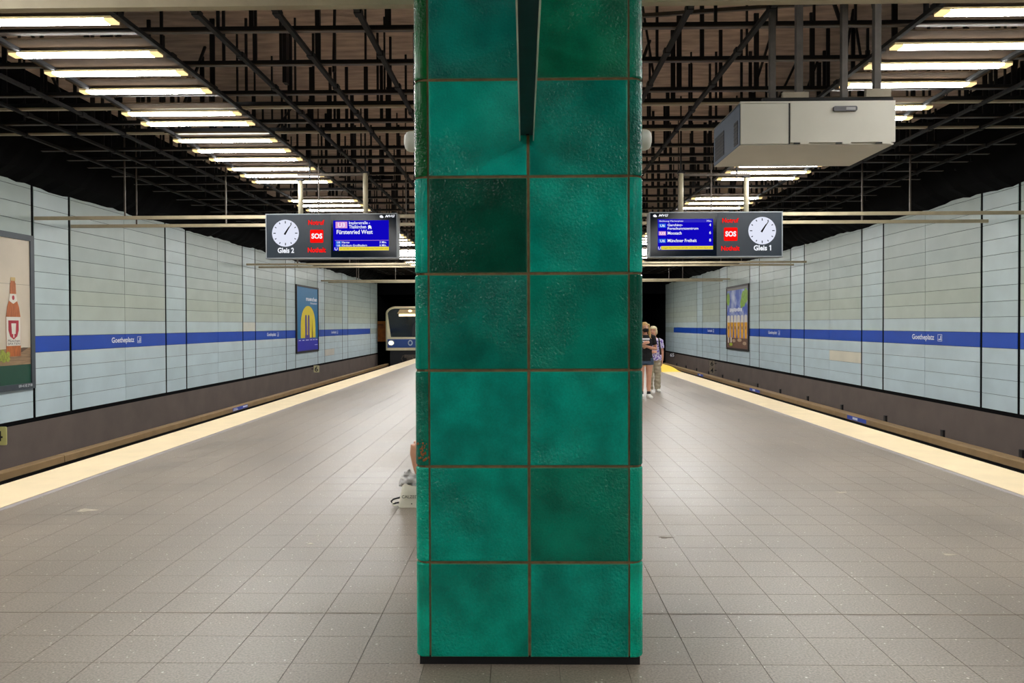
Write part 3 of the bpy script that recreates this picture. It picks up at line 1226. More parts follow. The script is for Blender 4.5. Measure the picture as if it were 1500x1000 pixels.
def board(side):
    left = side == 'left'
    d = 12.95
    if left:
        x0, x1, y0, y1 = 389.5, 582, 312, 379
    else:
        x0, x1, y0, y1 = 951, 1146.5, 309.5, 377
    p0 = PY(x0, y1, d)
    p1 = PY(x1, y0, d)
    Wd, Hd = p1.x - p0.x, p1.z - p0.z
    yaw = 0.0
    lab = ('hanging display board reading Gleis 2 left of the green column' if left else 'hanging display board reading Gleis 1 right of the green column')
    t = thing('display_board', lab, 'display', (p0.x, d, p0.z), (math.pi / 2, 0, yaw))
    kx, ky = Wd / (x1 - x0), Hd / (y1 - y0)

    def U(px):
        return (px - x0) * kx

    def V(py):
        return (y1 - py) * ky
    b = MB()
    b.prism(rect(0.008, Wd - .008, .008, Hd - .008), -.25, 0)
    b.build('housing', M_DARK, t)
    for q in (rect(0, Wd, 0, .016), rect(0, Wd, Hd - .016, Hd), rect(0, .016, .016, Hd - .016), rect(Wd - .016, Wd, .016, Hd - .016)):
        MB().prism(q, -.26, .008).build('frame_edge', M_FRAME, t)
    split = U(485) if left else U(1050)
    if left:
        flat('face_plate', rect(.016, split, .016, Hd - .016), M_BOARD, t, 1)
        flat('screen_glass', rect(split, Wd - .016, .016, Hd - .016), M_BOARDGLASS, t, 1)
    else:
        flat('face_plate', rect(split, Wd - .016, .016, Hd - .016), M_BOARD, t, 1)
        flat('screen_glass', rect(.016, split, .016, Hd - .016), M_BOARDGLASS, t, 1)
    # clock
    ccx_, ccy_, cr_ = (418.5, 341, 19.6) if left else (1116.5, 338, 20.2)
    cu, cv, r = U(ccx_), V(ccy_), cr_ * kx
    cf = flat('clock_face', disc(cu, cv, r, 48), M_CLOCK, t, 2)
    for h in range(12):
        a = math.pi / 6 * h
        l = .78 if h % 3 else .72
        m_ = MB()
        ca, sa = math.cos(a), math.sin(a)
        w_ = .008
        q = [(cu + ca * r * l - sa * w_, cv + sa * r * l + ca * w_), (cu + ca * r * l + sa * w_, cv + sa * r * l - ca * w_),
             (cu + ca * r * .9 + sa * w_, cv + sa * r * .9 - ca * w_), (cu + ca * r * .9 - sa * w_, cv + sa * r * .9 + ca * w_)]
        flat('hour_mark', q, M_BOARD, cf, 3)
    for (ang, l, w_) in ((math.radians(56), .82, .011), (math.radians(58), .55, .016)):
        ca, sa = math.cos(ang), math.sin(ang)
        q = [(cu - ca * r * .12 - sa * w_, cv - sa * r * .12 + ca * w_), (cu - ca * r * .12 + sa * w_, cv - sa * r * .12 - ca * w_),
             (cu + ca * r * l + sa * w_ * .6, cv + sa * r * l - ca * w_ * .6), (cu + ca * r * l - sa * w_ * .6, cv + sa * r * l + ca * w_ * .6)]
        flat('clock_hand', q, M_DARK, cf, 4)

    def T(s, xa, xb, ya, yb, m, layer=3, bold=.012, name='lettering'):
        return text(name, s, m, t, U(xa), V(yb), U(xb) - U(xa), V(ya) - V(yb), layer, bold=bold)
    if left:
        T('Gleis 2', 407, 431, 362.5, 370.5, M_LIT, bold=.03)
        rx0 = 450
        T('Notruf', 452, 475.5, 321.5, 329, M_RED, bold=.035)
        T('Nothalt', 451, 477.5, 362.5, 370, M_RED, bold=.035)
        flat('sos_panel', rrect(U(454.5), U(474), V(355.5), V(336), .02), M_RED, t, 2)
        T('SOS', 456.5, 472.5, 341.5, 349.5, M_LIT, bold=.04)
    else:
        T('Gleis 1', 1104, 1129.5, 359.5, 367.5, M_LIT, bold=.03)
        flat('digit_flag', [(U(1126.2), V(361.6)), (U(1127.6), V(361.6)), (U(1129.4), V(359.5)), (U(1128), V(359.5))], M_LIT, t, 3)
        T('Notruf', 1058, 1082, 319, 326, M_RED, bold=.035)
        T('Nothalt', 1056.5, 1083.5, 360.5, 367.5, M_RED, bold=.035)
        flat('sos_panel', rrect(U(1060.5), U(1080.5), V(353), V(333), .02), M_RED, t, 2)
        T('SOS', 1062.5, 1078.5, 338.5, 346.5, M_LIT, bold=.04)
    # screen
    if left:
        sx0, sx1, sy0, sy1 = 488.5, 569.5, 322.5, 367.5
    else:
        sx0, sx1, sy0, sy1 = 963.5, 1044.5, 320, 366
    scr = flat('screen', rect(U(sx0), U(sx1), V(sy1), V(sy0)), M_SCREEN, t, 2)
    if left:
        flat('line_badge', rect(U(492), U(509), V(334), V(324.5)), M_PINK, t, 3)
        T('U3', 495.5, 505.5, 326, 332.5, M_LIT, 4)
        T('Implerstraße -', 511.5, 542, 324, 329.5, M_LIT)
        T('Thalkirchen', 511.5, 536.5, 329.5, 334.5, M_LIT)
        # little animal symbol
        flat('zoo_symbol', disc(U(541.5), V(332), .026, 16), M_LIT, t, 3)
        flat('zoo_symbol', rect(U(539.5), U(540.6), V(335.5), V(332)), M_LIT, t, 3)
        flat('zoo_symbol', rect(U(543), U(544.2), V(335.5), V(332)), M_LIT, t, 3)
        T('Fürstenried West', 493.5, 546, 336.5, 342.8, M_LIT, bold=.018)
        flat('rule', rect(U(491), U(569), V(352.4), V(352)), M_PINK, t, 3)
        for k, (nm, mn) in enumerate((('Harras', '3 Min.'), ('Klinikum Großhadern', '6 Min.'))):
            ya = 353.2 + k * 4.5
            flat('line_badge', rect(U(492), U(500), V(ya + 3.8), V(ya)), M_CYAN, t, 3)
            T('U6', 494, 498.5, ya + .5, ya + 3.3, M_LIT, 4)
            T(nm, 501, 512 if k == 0 else 537.5, ya + .4, ya + 3.4, M_LIT)
            T(mn, 556, 566, ya + .4, ya + 3.4, M_LIT)
        flat('ticker', rect(U(496.5), U(569.5), V(367.3), V(361.8)), M_TICKER, t, 3)
        T('U', 490.5, 494.5, 362.5, 367, M_LIT)
        T('ist auf der Linie U3 durch Störung Fahrstuhl und', 498, 568, 363.2, 365.8, M_TICKTXT, 4, 0)
        lg = 556
    else:
        flat('screen_header', rect(U(964.5), U(1043), V(325), V(321.2)), M_SCREENHEAD, t, 3)
        T('Richtung Marienplatz', 966, 1001, 321.8, 324.8, M_LIT, 4, 0.0)
        T('Min.', 1035.5, 1042.5, 321.6, 324.6, M_LIT, 4, 0.0)
        for (ln, bm_, ya, rows, mn) in (('U6', M_CYAN, 326.8, ('Garching-', 'Forschungszentrum'), '4'), ('U3', M_PINK, 338.3, ('Moosach',), '6'), ('U6', M_CYAN, 349.5, ('Münchner Freiheit',), '8')):
            flat('line_badge', rect(U(965), U(975.5), V(ya + 5.8), V(ya)), bm_, t, 3)
            T(ln, 967, 973.8, ya + 1, ya + 4.8, M_LIT, 4)
            for k, s_ in enumerate(rows):
                wpx = {'Garching-': 22, 'Forschungszentrum': 45, 'Moosach': 20.5, 'Münchner Freiheit': 42.5}[s_]
                T(s_, 978, 978 + wpx, ya + .2 + 5.2 * k, ya + 4.9 + 5.2 * k, M_LIT, bold=.018)
            T(mn, 1039, 1041.6, ya, ya + 4.2, M_LIT, bold=.018)
        flat('ticker', rect(U(968.5), U(1044.5), V(365.5), V(360.2)), M_TICKER, t, 3)
        T('U', 964.2, 967.8, 361, 365.3, M_LIT)
        T('wegen Bauarbeiten auf der Linie U6 Umsteigen am', 970, 1043, 361.6, 364.4, M_TICKTXT, 4, 0)
        lg = 956.5
    # operator logo: swoosh and slanted letters
    ly0 = 319.5 if left else 317.5
    flat('logo_mark', disc(U(lg + 2.6), V(ly0 - 2.5), .028, 14, .022), M_LIT, t, 2)
    flat('logo_mark', [(U(lg + 1), V(ly0 - 2)), (U(lg + 4.5), V(ly0 - .2)), (U(lg + 6.2), V(ly0 - 1.8)), (U(lg + 3.5), V(ly0 - 3.5))], M_LIT, t, 3)
    lt = T('MVG', lg + 7.5, lg + 20.5, ly0 - 4.8, ly0 - 1.2, M_LIT, 2, .03)
    for v in lt.data.vertices:
        v.co.x += (v.co.y - V(ly0)) * .5
    # hanging poles with a cross tube
    if left:
        pp = [(440.5, 265), (535.5, 254)]
    else:
        pp = [(997.5, 254), (1093, 260)]
    xps = []
    for (px, pyt) in pp:
        xp = PY(px, 300, d + .12).x - p0.x
        zt = PY(px, pyt, d + .12).z - p0.z
        xps.append(xp)
        MB().tube([(xp, Hd - .01, -.12), (xp, zt, -.12)], .042, 14).build('hanging_pole', M_POLE, t, smooth=True)
        MB().prism(rect(xp - .06, xp + .06, zt, zt + .03), -.17, -.07).build('pole_flange', M_STEEL, t)
        xr = xp + (.16 if (left and px < 500) else (-.16 if (not left and px > 1050) else 0))
        MB().prism(rect(xr - .012, xr + .012, zt, ZC - p0.z), -.132, -.108).build('hanger_rod', M_STEEL, t)
    xa, xb = sorted(xps)
    zt = PY(pp[0][0], 258, d + .12).z - p0.z
    MB().prism(rect(xa - .05, xb + .05, zt, zt + .04), -.14, -.10).build('carrier_bar', M_FLANGE, t)
    return t


board('left')
board('right')

# ------------------------------------------------------------------ posters on the track walls
M_PFRAME = mat('poster_frame', (62, 70, 78), 0.5, var=0.08)
M_PFRAME2 = mat('thin_dark_frame', (40, 34, 34), 0.5, var=0.08)


def poster(name, label, sx, ya, yb, z0, z1, fr, fm):
    xw = XW[sx]
    w, h = yb - ya, z1 - z0
    t = thing(name, label, 'poster', (xw, ya if sx < 0 else yb, z0), (math.pi / 2, 0, -sx * math.pi / 2))
    for q in (rect(-fr, w + fr, -fr, 0), rect(-fr, w + fr, h, h + fr), rect(-fr, 0, 0, h), rect(w, w + fr, 0, h)):
        MB().prism(q, 0, .05).build('frame', fm, t)
    return t, w, h


OF = .026
# --- beer poster, left edge of the picture
yr = PX(42, 470, XW[-1]).y
t, w, h = poster('advertising_poster', 'large poster of an amber beer bottle on a plank table at the left edge', -1, yr - 3.56, yr, .60, 3.08, .10, M_PFRAME)
z0 = .60
flat('poster_sheet', rect(0, w, 0, h), mat('poster_beige', (205, 192, 172), .45, var=.08, scale=1.2), t, 0, OF)
flat('green_band', rect(0, w, 0, .33), mat('poster_green', (22, 72, 56), .45, var=.05), t, 1, OF)
flat('table_print', [(0, .33), (w, .33), (w, .62), (w - .25, .62), (0, .52)], mat('poster_wood', (150, 122, 92), .45, var=.25, scale=5, stretch=(1, 9, 1)), t, 1, OF)
for k in range(3):
    flat('plank_line', rect(0, w, .40 + .06 * k, .405 + .06 * k), mat('poster_wood_line', (104, 82, 62), .5), t, 2, OF)
flat('wall_line', rect(0, w, 1.705, 1.712), mat('poster_line', (150, 138, 122), .5), t, 1, OF)
flat('shadow_print', [(w - .36, .50), (w - .05, .62), (w - .2, .625), (w - .6, .56)], mat('poster_shadow', (92, 70, 52), .5), t, 2, OF)
bx = w - .45
M_AMB = mat('poster_amber', (176, 96, 44), .4, var=.25, scale=7, stretch=(8, 1, 1))
bp = [(-.18, .48), (-.185, .56), (-.185, 1.16), (-.15, 1.32), (-.085, 1.46), (-.07, 1.72), (-.055, 1.74), (-.055, 1.78)]
bot_poly = [(bx + p[0], p[1]) for p in bp] + [(bx - p[0], p[1]) for p in reversed(bp)]
flat('bottle_print', list(reversed(bot_poly)), M_AMB, t, 3, OF)
flat('bottle_cap', rect(bx - .06, bx + .06, 1.76, 1.82), mat('poster_gold', (190, 160, 100), .4), t, 4, OF)
M_PW = mat('poster_white', (226, 220, 208), .5, var=.03)
M_PR = mat('poster_red', (172, 34, 52), .5, var=.06)
M_PK = mat('poster_ink', (66, 52, 46), .5, var=.06)
flat('bottle_label', rect(bx - .178, bx + .178, .66, 1.15), M_PW, t, 4, OF)
sh = [(bx - .13, 1.09), (bx - .13, .92), (bx - .09, .82), (bx, .765), (bx + .09, .82), (bx + .13, .92), (bx + .13, 1.09)]
flat('label_shield', sh, M_PR, t, 5, OF)
flat('label_spade', [(bx - .045, .86), (bx + .045, .86), (bx + .06, 1.04), (bx - .06, 1.04)][::1], M_PW, t, 6, OF)
flat('label_spade', rect(bx - .012, bx + .012, .80, .86), M_PW, t, 6, OF)
text('label_lettering', 'München', M_PK, t, bx - .15, .72, .3, .05, 6, OF)
text('label_lettering', 'SPATEN', M_PK, t, bx - .155, .675, .31, .035, 6, OF)
flat('neck_label', [(bx - .10, 1.42), (bx, 1.37), (bx + .10, 1.42), (bx + .082, 1.54), (bx - .082, 1.54)], M_PW, t, 4, OF)
flat('neck_shield', disc(bx, 1.475, .032, 12, .04), M_PR, t, 5, OF)
for k in range(9):
    flat('hop_print', disc(bx - .32 + .05 * (k % 4) + random.uniform(-.02, .02), .44 + .06 * (k // 4) + random.uniform(-.02, .02), .05, 8), mat('poster_hop', (150, 158, 62), .5, var=.3, scale=20), t, 5 + k, OF)
text('frame_number', '089-43 82 27 08', M_LETTER, t, w - .36, -.06, .36, .045, 1, .05)

# --- blue arch poster
t, w, h = poster('advertising_poster', 'tall blue poster with a yellow arch and two purple towers on the left wall', -1, 28.93 + .1, 32.09 - .1, .60, 3.10, .07, M_PFRAME2)
flat('poster_sheet', rect(0, w, 0, h), mat('poster_blue', (10, 112, 164), .45, var=.03), t, 0, OF)
flat('lower_band', rect(0, w, 0, .48), mat('poster_deep_blue', (44, 46, 176), .45, var=.03), t, 1, OF)
M_PY = mat('poster_yellow', (232, 208, 44), .45, var=.03)
arch = [(w * .17, .5)]
for i in range(17):
    a = math.pi - math.pi * i / 16
    arch.append((w * .52 + w * .35 * math.cos(a) * (1 if True else 0), .9 + .88 * math.sin(a) ** .8 if math.sin(a) > 0 else .9))
arch.append((w * .87, .5))
flat('arch_print', list(reversed(arch)), M_PY, t, 2, OF)
M_PV = mat('poster_violet', (74, 58, 150), .45, var=.05)
for u in (.37, .5):
    flat('tower_print', rect(w * u, w * (u + .075), .48, 1.36), M_PV, t, 3, OF)
    flat('tower_dome', disc(w * (u + .0375), 1.37, w * .035, 12, .05), M_PV, t, 3, OF)
flat('nave_print', rect(w * .36, w * .58, .48, .62), M_PV, t, 4, OF)
flat('spire_print', [(w * .68, .5), (w * .74, .5), (w * .71, 1.3)], mat('poster_brown', (110, 84, 50), .45), t, 3, OF)
text('poster_lettering', 'muenchen', M_LETTER, t, w * .42, 1.98, w * .54, .17, 2, OF, bold=.03)
text('poster_lettering', 'Schmankerl', M_LETTER, t, w * .62, 1.86, w * .34, .08, 2, OF, bold=.01)
for u0, u1 in ((.08, .17), (.24, .33), (.40, .54), (.6, .7), (.75, .82), (.87, .97)):
    flat('caption_strip', rect(w * u0, w * u1, .40, .425), M_LETTER, t, 2, OF)
flat('caption_strip', rect(w * .83, w * .97, .19, .21), M_LETTER, t, 2, OF)

# --- poster with beer glasses on the right wall
t, w, h = poster('advertising_poster', 'poster of six foaming beer glasses under a blue sky on the right wall', 1, 29.87 + .12, 33.20 - .12, .60, 3.10, .08, M_PFRAME2)
flat('poster_sheet', rect(0, w, 0, h), sky_print(), t, 0, OF)
flat('top_shade_print', rect(0, w, h - .10, h), mat('poster_grey', (110, 108, 104), .45), t, 1, OF)
M_PG = mat('poster_leaf', (134, 176, 52), .45, var=.25, scale=8)
for k, (cx_, cy_, r_, ry_) in enumerate(((.8, 2.0, .13, .33), (.9, 2.12, .12, .3), (.72, 1.82, .08, .2), (.07, 2.05, .1, .28))):
    flat('leaf_print', disc(w * cx_, cy_, w * r_ * .8, 10, ry_), M_PG, t, 2 + k, OF)
for k in range(9):
    u = .14 + .067 * k
    flat('letter_strip', rect(w * u, w * (u + .05), 1.50 + .02 * (k % 2), 1.66 - .015 * (k % 3)), M_LETTER, t, 3, OF)
M_BEER = mat('poster_beer', (232, 168, 30), .45, var=.2, scale=5, stretch=(7, 1, 1))
for k in range(6):
    u0 = .02 + .163 * k
    u1 = u0 + .135
    flat('glass_print', [(w * (u0 + .02), .42), (w * (u1 - .02), .42), (w * u1, 1.06), (w * u0, 1.06)], M_BEER, t, 3, OF)
    flat('foam_print', [(w * u0, 1.06), (w * u1, 1.06), (w * (u1 - .01), 1.33), (w * (u0 + .06), 1.37), (w * (u0 + .01), 1.32)], M_PW, t, 3, OF)
    flat('glass_mark', rect(w * (u0 + .055), w * (u0 + .08), .78, .9), M_PK, t, 4, OF)
flat('table_print', rect(0, w, 0, .42), mat('poster_table', (116, 84, 70), .45, var=.3, scale=6, stretch=(1, 5, 1)), t, 2, OF)
for (u, v_, r_) in ((.35, .3, .16), (.62, .34, .2), (.85, .22, .17)):
    flat('pretzel_print', disc(w * u, v_, w * r_ * .5, 14, .07), mat('poster_crumb', (188, 160, 130), .45, var=.3, scale=14), t, 3, OF)
flat('shaker_print', rect(w * .05, w * .1, .2, .42), M_PW, t, 3, OF)
flat('shaker_print', rect(w * .18, w * .24, .22, .44), M_PW, t, 3, OF)
flat('hop_print', disc(w * .2, .14, w * .08, 10, .07), mat('poster_lime', (170, 190, 40), .45), t, 4, OF)

# ------------------------------------------------------------------ number plates on the plinths
M_PLATE = mat('cream_plate', (198, 190, 150), .5, var=.06)
M_PLATEY = mat('yellow_plate', (206, 200, 128), .5, var=.06)
M_PLATED = mat('weathered_plate', (142, 130, 112), .6, var=.1)


def plate(label, sx, d, px0, px1, py0, py1, s, pm, tm, tw_=.6, th_=.75):
    """plate standing square to the wall on a short arm, facing along the platform"""
    a, b = PY(px0, py1, d), PY(px1, py0, d)
    w, h = b.x - a.x, b.z - a.z
    t = thing('number_plate', label, 'sign', (a.x, d, a.z), (math.pi / 2, 0, 0))
    MB().prism(rrect(0, w, 0, h, .02), -.02, 0).build('plate', pm, t)
    text('digit', s, tm, t, w * (.5 - tw_ / 2), h * (.5 - th_ / 2), w * tw_, h * th_, 1, 0, bold=.02)
    wx = XW[sx] - a.x
    x0, x1 = sorted((wx, w * .5))
    MB().prism(rect(x0, x1, h * .45, h * .55), -.05, -.02).build('arm', M_STEEL, t)


plate('cream plate with a black 6 on the left plinth under the blue poster', -1, PX(456, 540, -8.7).y, 459.5, 467.5, 535, 545.3, '6', M_PLATE, M_DARK)
dR = PX(1050, 540, 8.76).y
plate('upper plate with a black 6 on the right plinth', 1, dR, 1039.5, 1046.5, 528, 536.6, '6', M_PLATED, M_DARK)
plate('lower plate with a black 4 on the right plinth', 1, dR, 1039.5, 1046.5, 537.6, 547, '4', M_PLATED, M_DARK)
plate('small dark plate with white figures 65 near the right tunnel mouth', 1, PX(990, 520, 8.76).y, 981, 988, 516.5, 523, '65', M_DARK, M_LETTER, .85, .8)
plate('yellow plate with a black mark cut by the left picture edge', -1, 12.4, -17, 9, 625, 652, '4', M_PLATEY, M_DARK, .6, .55)

# ------------------------------------------------------------------ train arriving in the left tunnel
DT = 44.3
M_TCREAM = mat('train_cream', (206, 194, 160), .4, var=.04)
M_TBLUE = mat('train_blue', (36, 66, 128), .35, var=.04)
M_GLASS = mat('dark_windscreen', (26, 32, 36), .08, var=.25, scale=1.5)
M_TLIT = mat('train_interior_lit', (255, 232, 190), .5, var=.15, scale=3, emit=1.2)
M_HEAD = lamp_mat('headlight', (255, 246, 225), 9)
tx = -6.62
train = thing('metro_train', 'blue and cream metro train arriving in the left tunnel mouth', 'train', (tx, DT, -1.1))


def zz(y):
    return PY(590, y, DT).z + 1.1


hw = 1.45
zt, zb = zz(450), zz(513)
M_TBODY = M_TCREAM


def outline(x_in, zlow, ztop, r, n=8):
    pts = [(-hw + x_in, zlow), (hw - x_in, zlow)]
    for i in range(n + 1):
        a = math.pi / 2 * i / n
        pts.append((hw - x_in - r + r * math.cos(a), ztop - r * .62 + r * .62 * math.sin(a)))
    for i in range(n + 1):
        a = math.pi / 2 + math.pi / 2 * i / n
        pts.append((-hw + x_in + r + r * math.cos(a), ztop - r * .62 + r * .62 * math.sin(a)))
    # slight crown
    return [(p[0], p[1] + .10 * (1 - (p[0] / hw) ** 2) * (1 if p[1] > ztop - .4 else 0)) for p in pts]


body = MB()
o1, o2 = outline(.10, zb, zt - .06, .5), outline(0, zb, zt, .55)
n = len(o1)
vs_ = [(p[0], 0, p[1]) for p in o1] + [(p[0], .12, p[1]) for p in o2] + [(p[0], 16, p[1]) for p in o2]
fs_ = [tuple(range(n))]
for l in range(2):
    for k in range(n):
        k2 = (k + 1) % n
        fs_.append((l * n + k, l * n + n + k, l * n + n + k2, l * n + k2))
fs_.append(tuple(reversed(range(2 * n, 3 * n))))
body.add(vs_, fs_)
body.build('car_body', M_TBODY, train)
ws = [(p[0] * .985, p[1]) for p in outline(.12, zz(493.5), zt - .13, .42)]
ws[0] = (ws[0][0] + .18, ws[0][1])
ws[1] = (ws[1][0] - .18, ws[1][1])
ws.insert(1, (0, zz(493.5)))
wsm = MB().prism(ws, -.012, .004)
wsm.build('windscreen', M_GLASS, train, (0, 0, 0), (math.pi / 2, 0, 0))


def tf(name, poly, m, y=.0):
    return MB().prism(poly, 0, .02).build(name, m, train, (0, y, 0), (math.pi / 2, 0, 0))


tf('blue_band', rect(-hw + .12, hw - .12, zz(509), zz(496.5)), M_TBLUE)
tf('bumper_trim', rect(-hw + .1, hw - .1, zz(513), zz(510)), M_TCREAM, -.02)
xh = PY(573, 502, DT).x - tx
for s in (-1, 1):
    hl = tf('headlight', disc(s * abs(xh), zz(502), .12, 20, .10), M_HEAD, -.02)
    tf('headlight_ring', disc(s * abs(xh), zz(502), .19, 20, .16), mat('lamp_ring', (190, 186, 176), .3), -.004)
tf('crest', disc(0, zz(502), .14, 20, .17), mat('crest_pale', (176, 186, 196), .4), -.005)
tf('crest_centre', disc(0, zz(502), .08, 16, .10), M_TBLUE, -.014)
tf('destination_strip', rect(-.66, .66, zz(463.2), zz(459.5)), M_TLIT, -.012)
tf('cab_ceiling_glow', [(-.75, zz(459)), (.75, zz(459)), (.6, zz(453)), (-.6, zz(453))], mat('cab_interior', (150, 128, 90), .5, emit=.25), -.008)
tf('cab_lamp', disc(0, zz(455.3), .12, 16, .075), M_TLIT, -.014)
tf('driver_silhouette', [(.1, zz(492)), (.62, zz(492)), (.58, zz(478)), (.42, zz(472)), (.26, zz(472)), (.14, zz(478))], M_DARK, -.006)
und = MB()
und.box(-hw + .25, hw - .25, .1, 16, .35, zb)
und.box(-1.0, 1.0, .5, 1.5, 0, .5)
und.build('underframe', M_DARK, train)
cpl = MB()
cpl.box(-.18, .18, -.25, .1, .62, .86)
cpl.box(-.34, .34, -.12, .05, .80, .98)
cpl.tube([(.4, -.05, .95), (.55, -.1, .75), (.5, -.05, .6)], .03, 8)
cpl.tube([(-.4, -.05, .95), (-.5, -.1, .75), (-.42, -.05, .6)], .03, 8)
cpl.build('coupler', M_FLANGE, train)
for xx in (-.72, .72):
    MB().tube([(xx - .06, 1.0, .42), (xx + .06, 1.0, .42)], .42, 20).build('wheel', M_STEEL, train)

ob = thing('tunnel_glow_block', 'orange brown block standing in for train light on the tunnel wall left of the train', 'box', (-8.57, 45.9, .62))  # orange block painted in place of train light on the tunnel wall
MB().box(-.33, .27, 0, .5, 0, 1.22).build('glow_block', mat('painted_train_glow', (196, 118, 36), .6, var=.3, scale=4), ob)
MB().box(-.28, .22, -.02, .0, .06, 1.1).build('glow_front', mat('painted_train_glow_deep', (176, 100, 30), .6, var=.3, scale=4), ob)
MB().box(-.31, .1, -.03, -.02, .98, 1.02).build('glow_block_strip', M_DARK, ob)

# ------------------------------------------------------------------ people
M_SKIN = mat('skin', (214, 158, 130), .55, var=.06, scale=10)
M_SKIN2 = mat('tanned_skin', (204, 150, 120), .5, var=.08, scale=10)
M_SHIRTK = mat('black_cotton', (16, 16, 20), .85, var=.2, scale=20)
M_DENIM = mat('denim', (62, 78, 100), .85, var=.25, scale=40)
M_KHAKI = mat('khaki_cotton', (168, 158, 136), .85, var=.12, scale=14)
M_BLOND = mat('blond_hair', (196, 156, 96), .5, var=.3, scale=40, stretch=(3, 3, .6))
M_PALEHAIR = mat('pale_blond_hair', (222, 208, 168), .55, var=.2, scale=40, stretch=(3, 3, .6))
M_BROWNHAIR = mat('brown_hair', (84, 58, 40), .5, var=.3, scale=40, stretch=(3, 3, .6))
M_SHOE = mat('white_shoe', (222, 220, 214), .6, var=.06, scale=20)
M_FLORAL = floral_mat()
M_EYEW = mat('eye_white', (236, 232, 226), .3, var=.01)
M_EYE = mat('eye_dark', (44, 34, 28), .3, var=.05)
M_LIP = mat('lips', (176, 92, 86), .5, var=.05)
V3 = Vector


def hand(mb, wrist, tip_dir, palm_n, thumb_side, s=1.0, curl=.5):
    """palm and five fingers added to mb"""
    wv = V3(wrist)
    d = V3(tip_dir).normalized()
    pn = V3(palm_n)
    pn = (pn - d * pn.dot(d)).normalized()
    sd = d.cross(pn).normalized() * thumb_side
    palm = wv + d * .05 * s
    mb.tube([wv - d * .02, wv + d * .02 * s, wv + d * .06 * s, wv + d * .095 * s], [(.022 * s, .018 * s), (.032 * s, .016 * s), (.041 * s, .015 * s), (.038 * s, .012 * s)], 12, flat=sd)
    for k, (off, ln) in enumerate(((.030, .070), (.010, .080), (-.010, .074), (-.029, .058))):
        b0 = wv + d * .085 * s + sd * off * s
        b1 = b0 + (d * math.cos(curl * .5) + pn * math.sin(curl * .5)) * ln * .5 * s
        b2 = b1 + (d * math.cos(curl * 1.3) + pn * math.sin(curl * 1.3)) * ln * .5 * s
        mb.tube([b0, b1, b2], [.0092 * s, .0088 * s, .007 * s], 8)
    t0 = wv + d * .03 * s + sd * .028 * s
    t1 = t0 + (d * .6 + sd * .7 + pn * .25).normalized() * .036 * s
    t2 = t1 + (d * .9 + sd * .25 + pn * .3).normalized() * .032 * s
    mb.tube([t0, t1, t2], [.012 * s, .0105 * s, .0085 * s], 8)


def head(mb, c, s, fwd):
    """skull, jaw, nose, ears; c = head centre, fwd = facing direction in the horizontal plane"""
    c = V3(c)
    f = V3(fwd).normalized()
    up = V3((0, 0, 1))
    r = f.cross(up)
    ang = math.atan2(f.x, -f.y)
    rot = Matrix.Rotation(ang, 3, 'Z').to_quaternion()
    mb.ell(c + up * .022 * s - f * .012 * s, (.074 * s, .092 * s, .088 * s), rot=rot)
    mb.ell(c - up * .03 * s + f * .022 * s, (.060 * s, .066 * s, .078 * s), rot=rot)
    mb.ell(c - up * .085 * s + f * .058 * s, (.026 * s, .022 * s, .02 * s), rot=rot)
    mb.tube([c + f * .078 * s + up * .012 * s, c + f * .098 * s - up * .022 * s, c + f * .085 * s - up * .034 * s], [.009 * s, .014 * s, .012 * s], 8)
    for q in (-1, 1):
        mb.ell(c + r * (.074 * s * q) - up * .01 * s - f * .005 * s, (.008 * s, .017 * s, .028 * s), rot=rot)
    return f, r, up


def face(parent, c, s, fwd, mouth=True):
    c = V3(c)
    f = V3(fwd).normalized()
    up = V3((0, 0, 1))
    r = f.cross(up)
    for q in (-1, 1):
        p = c + f * .079 * s + r * .031 * s * q + up * .008 * s
        e = MB().ell((0, 0, 0), (.013 * s, .008 * s, .008 * s), 10, 6).build('eye', M_EYEW, parent, p, smooth=True)
        MB().ell((0, 0, 0), (.0062 * s, .0045 * s, .0062 * s), 8, 6).build('iris', M_EYE, e, f * .006 * s, smooth=True)
        MB().tube([p + f * .006 * s + up * .02 * s - r * .018 * s, p + f * .009 * s + up * .025 * s, p + f * .004 * s + up * .021 * s + r * .018 * s], [.003, .004, .003], 6).build('eyebrow', M_BROWNHAIR, parent)
    if mouth:
        MB().ell((0, 0, 0), (.024 * s, .01 * s, .0085 * s), 10, 6).build('lips', M_LIP, parent, c + f * .084 * s - up * .056 * s, smooth=True)


def shoe(parent, ankle, fwd, m, s=1.0, name='shoe'):
    a = V3(ankle)
    f = V3(fwd).normalized()
    z = -a.z
    mb = MB()
    g = lambda k: V3((a.x, a.y, 0)) + f * k
    mb.tube([g(-.085) + V3((0, 0, .035)), g(-.06) + V3((0, 0, .045)), g(.02) + V3((0, 0, .05)), g(.11) + V3((0, 0, .036)), g(.165) + V3((0, 0, .028)), g(.185) + V3((0, 0, .022))],
            [(.026, .034), (.036, .044), (.040, .048), (.045, .036), (.036, .026), (.018, .018)], 14, flat=f.cross(V3((0, 0, 1))))
    mb.tube([V3((a.x, a.y, .04)), V3((a.x, a.y, .095))], [.042, .044], 14)
    o = bake(mb, name, m, parent, .008, 3)
    so = MB()
    n = 18
    poly = []
    r = f.cross(V3((0, 0, 1)))
    for k in range(n):
        t = 2 * math.pi * k / n
        q = V3((a.x, a.y, 0)) + f * (.05 + .142 * math.cos(t)) + r * (.043 * math.sin(t))
        poly.append((q.x, q.y))
    so.prism(poly if True else poly, 0.0, .024)
    so.build('sole', mat('shoe_sole', (206, 202, 194), .7), o)
    return o


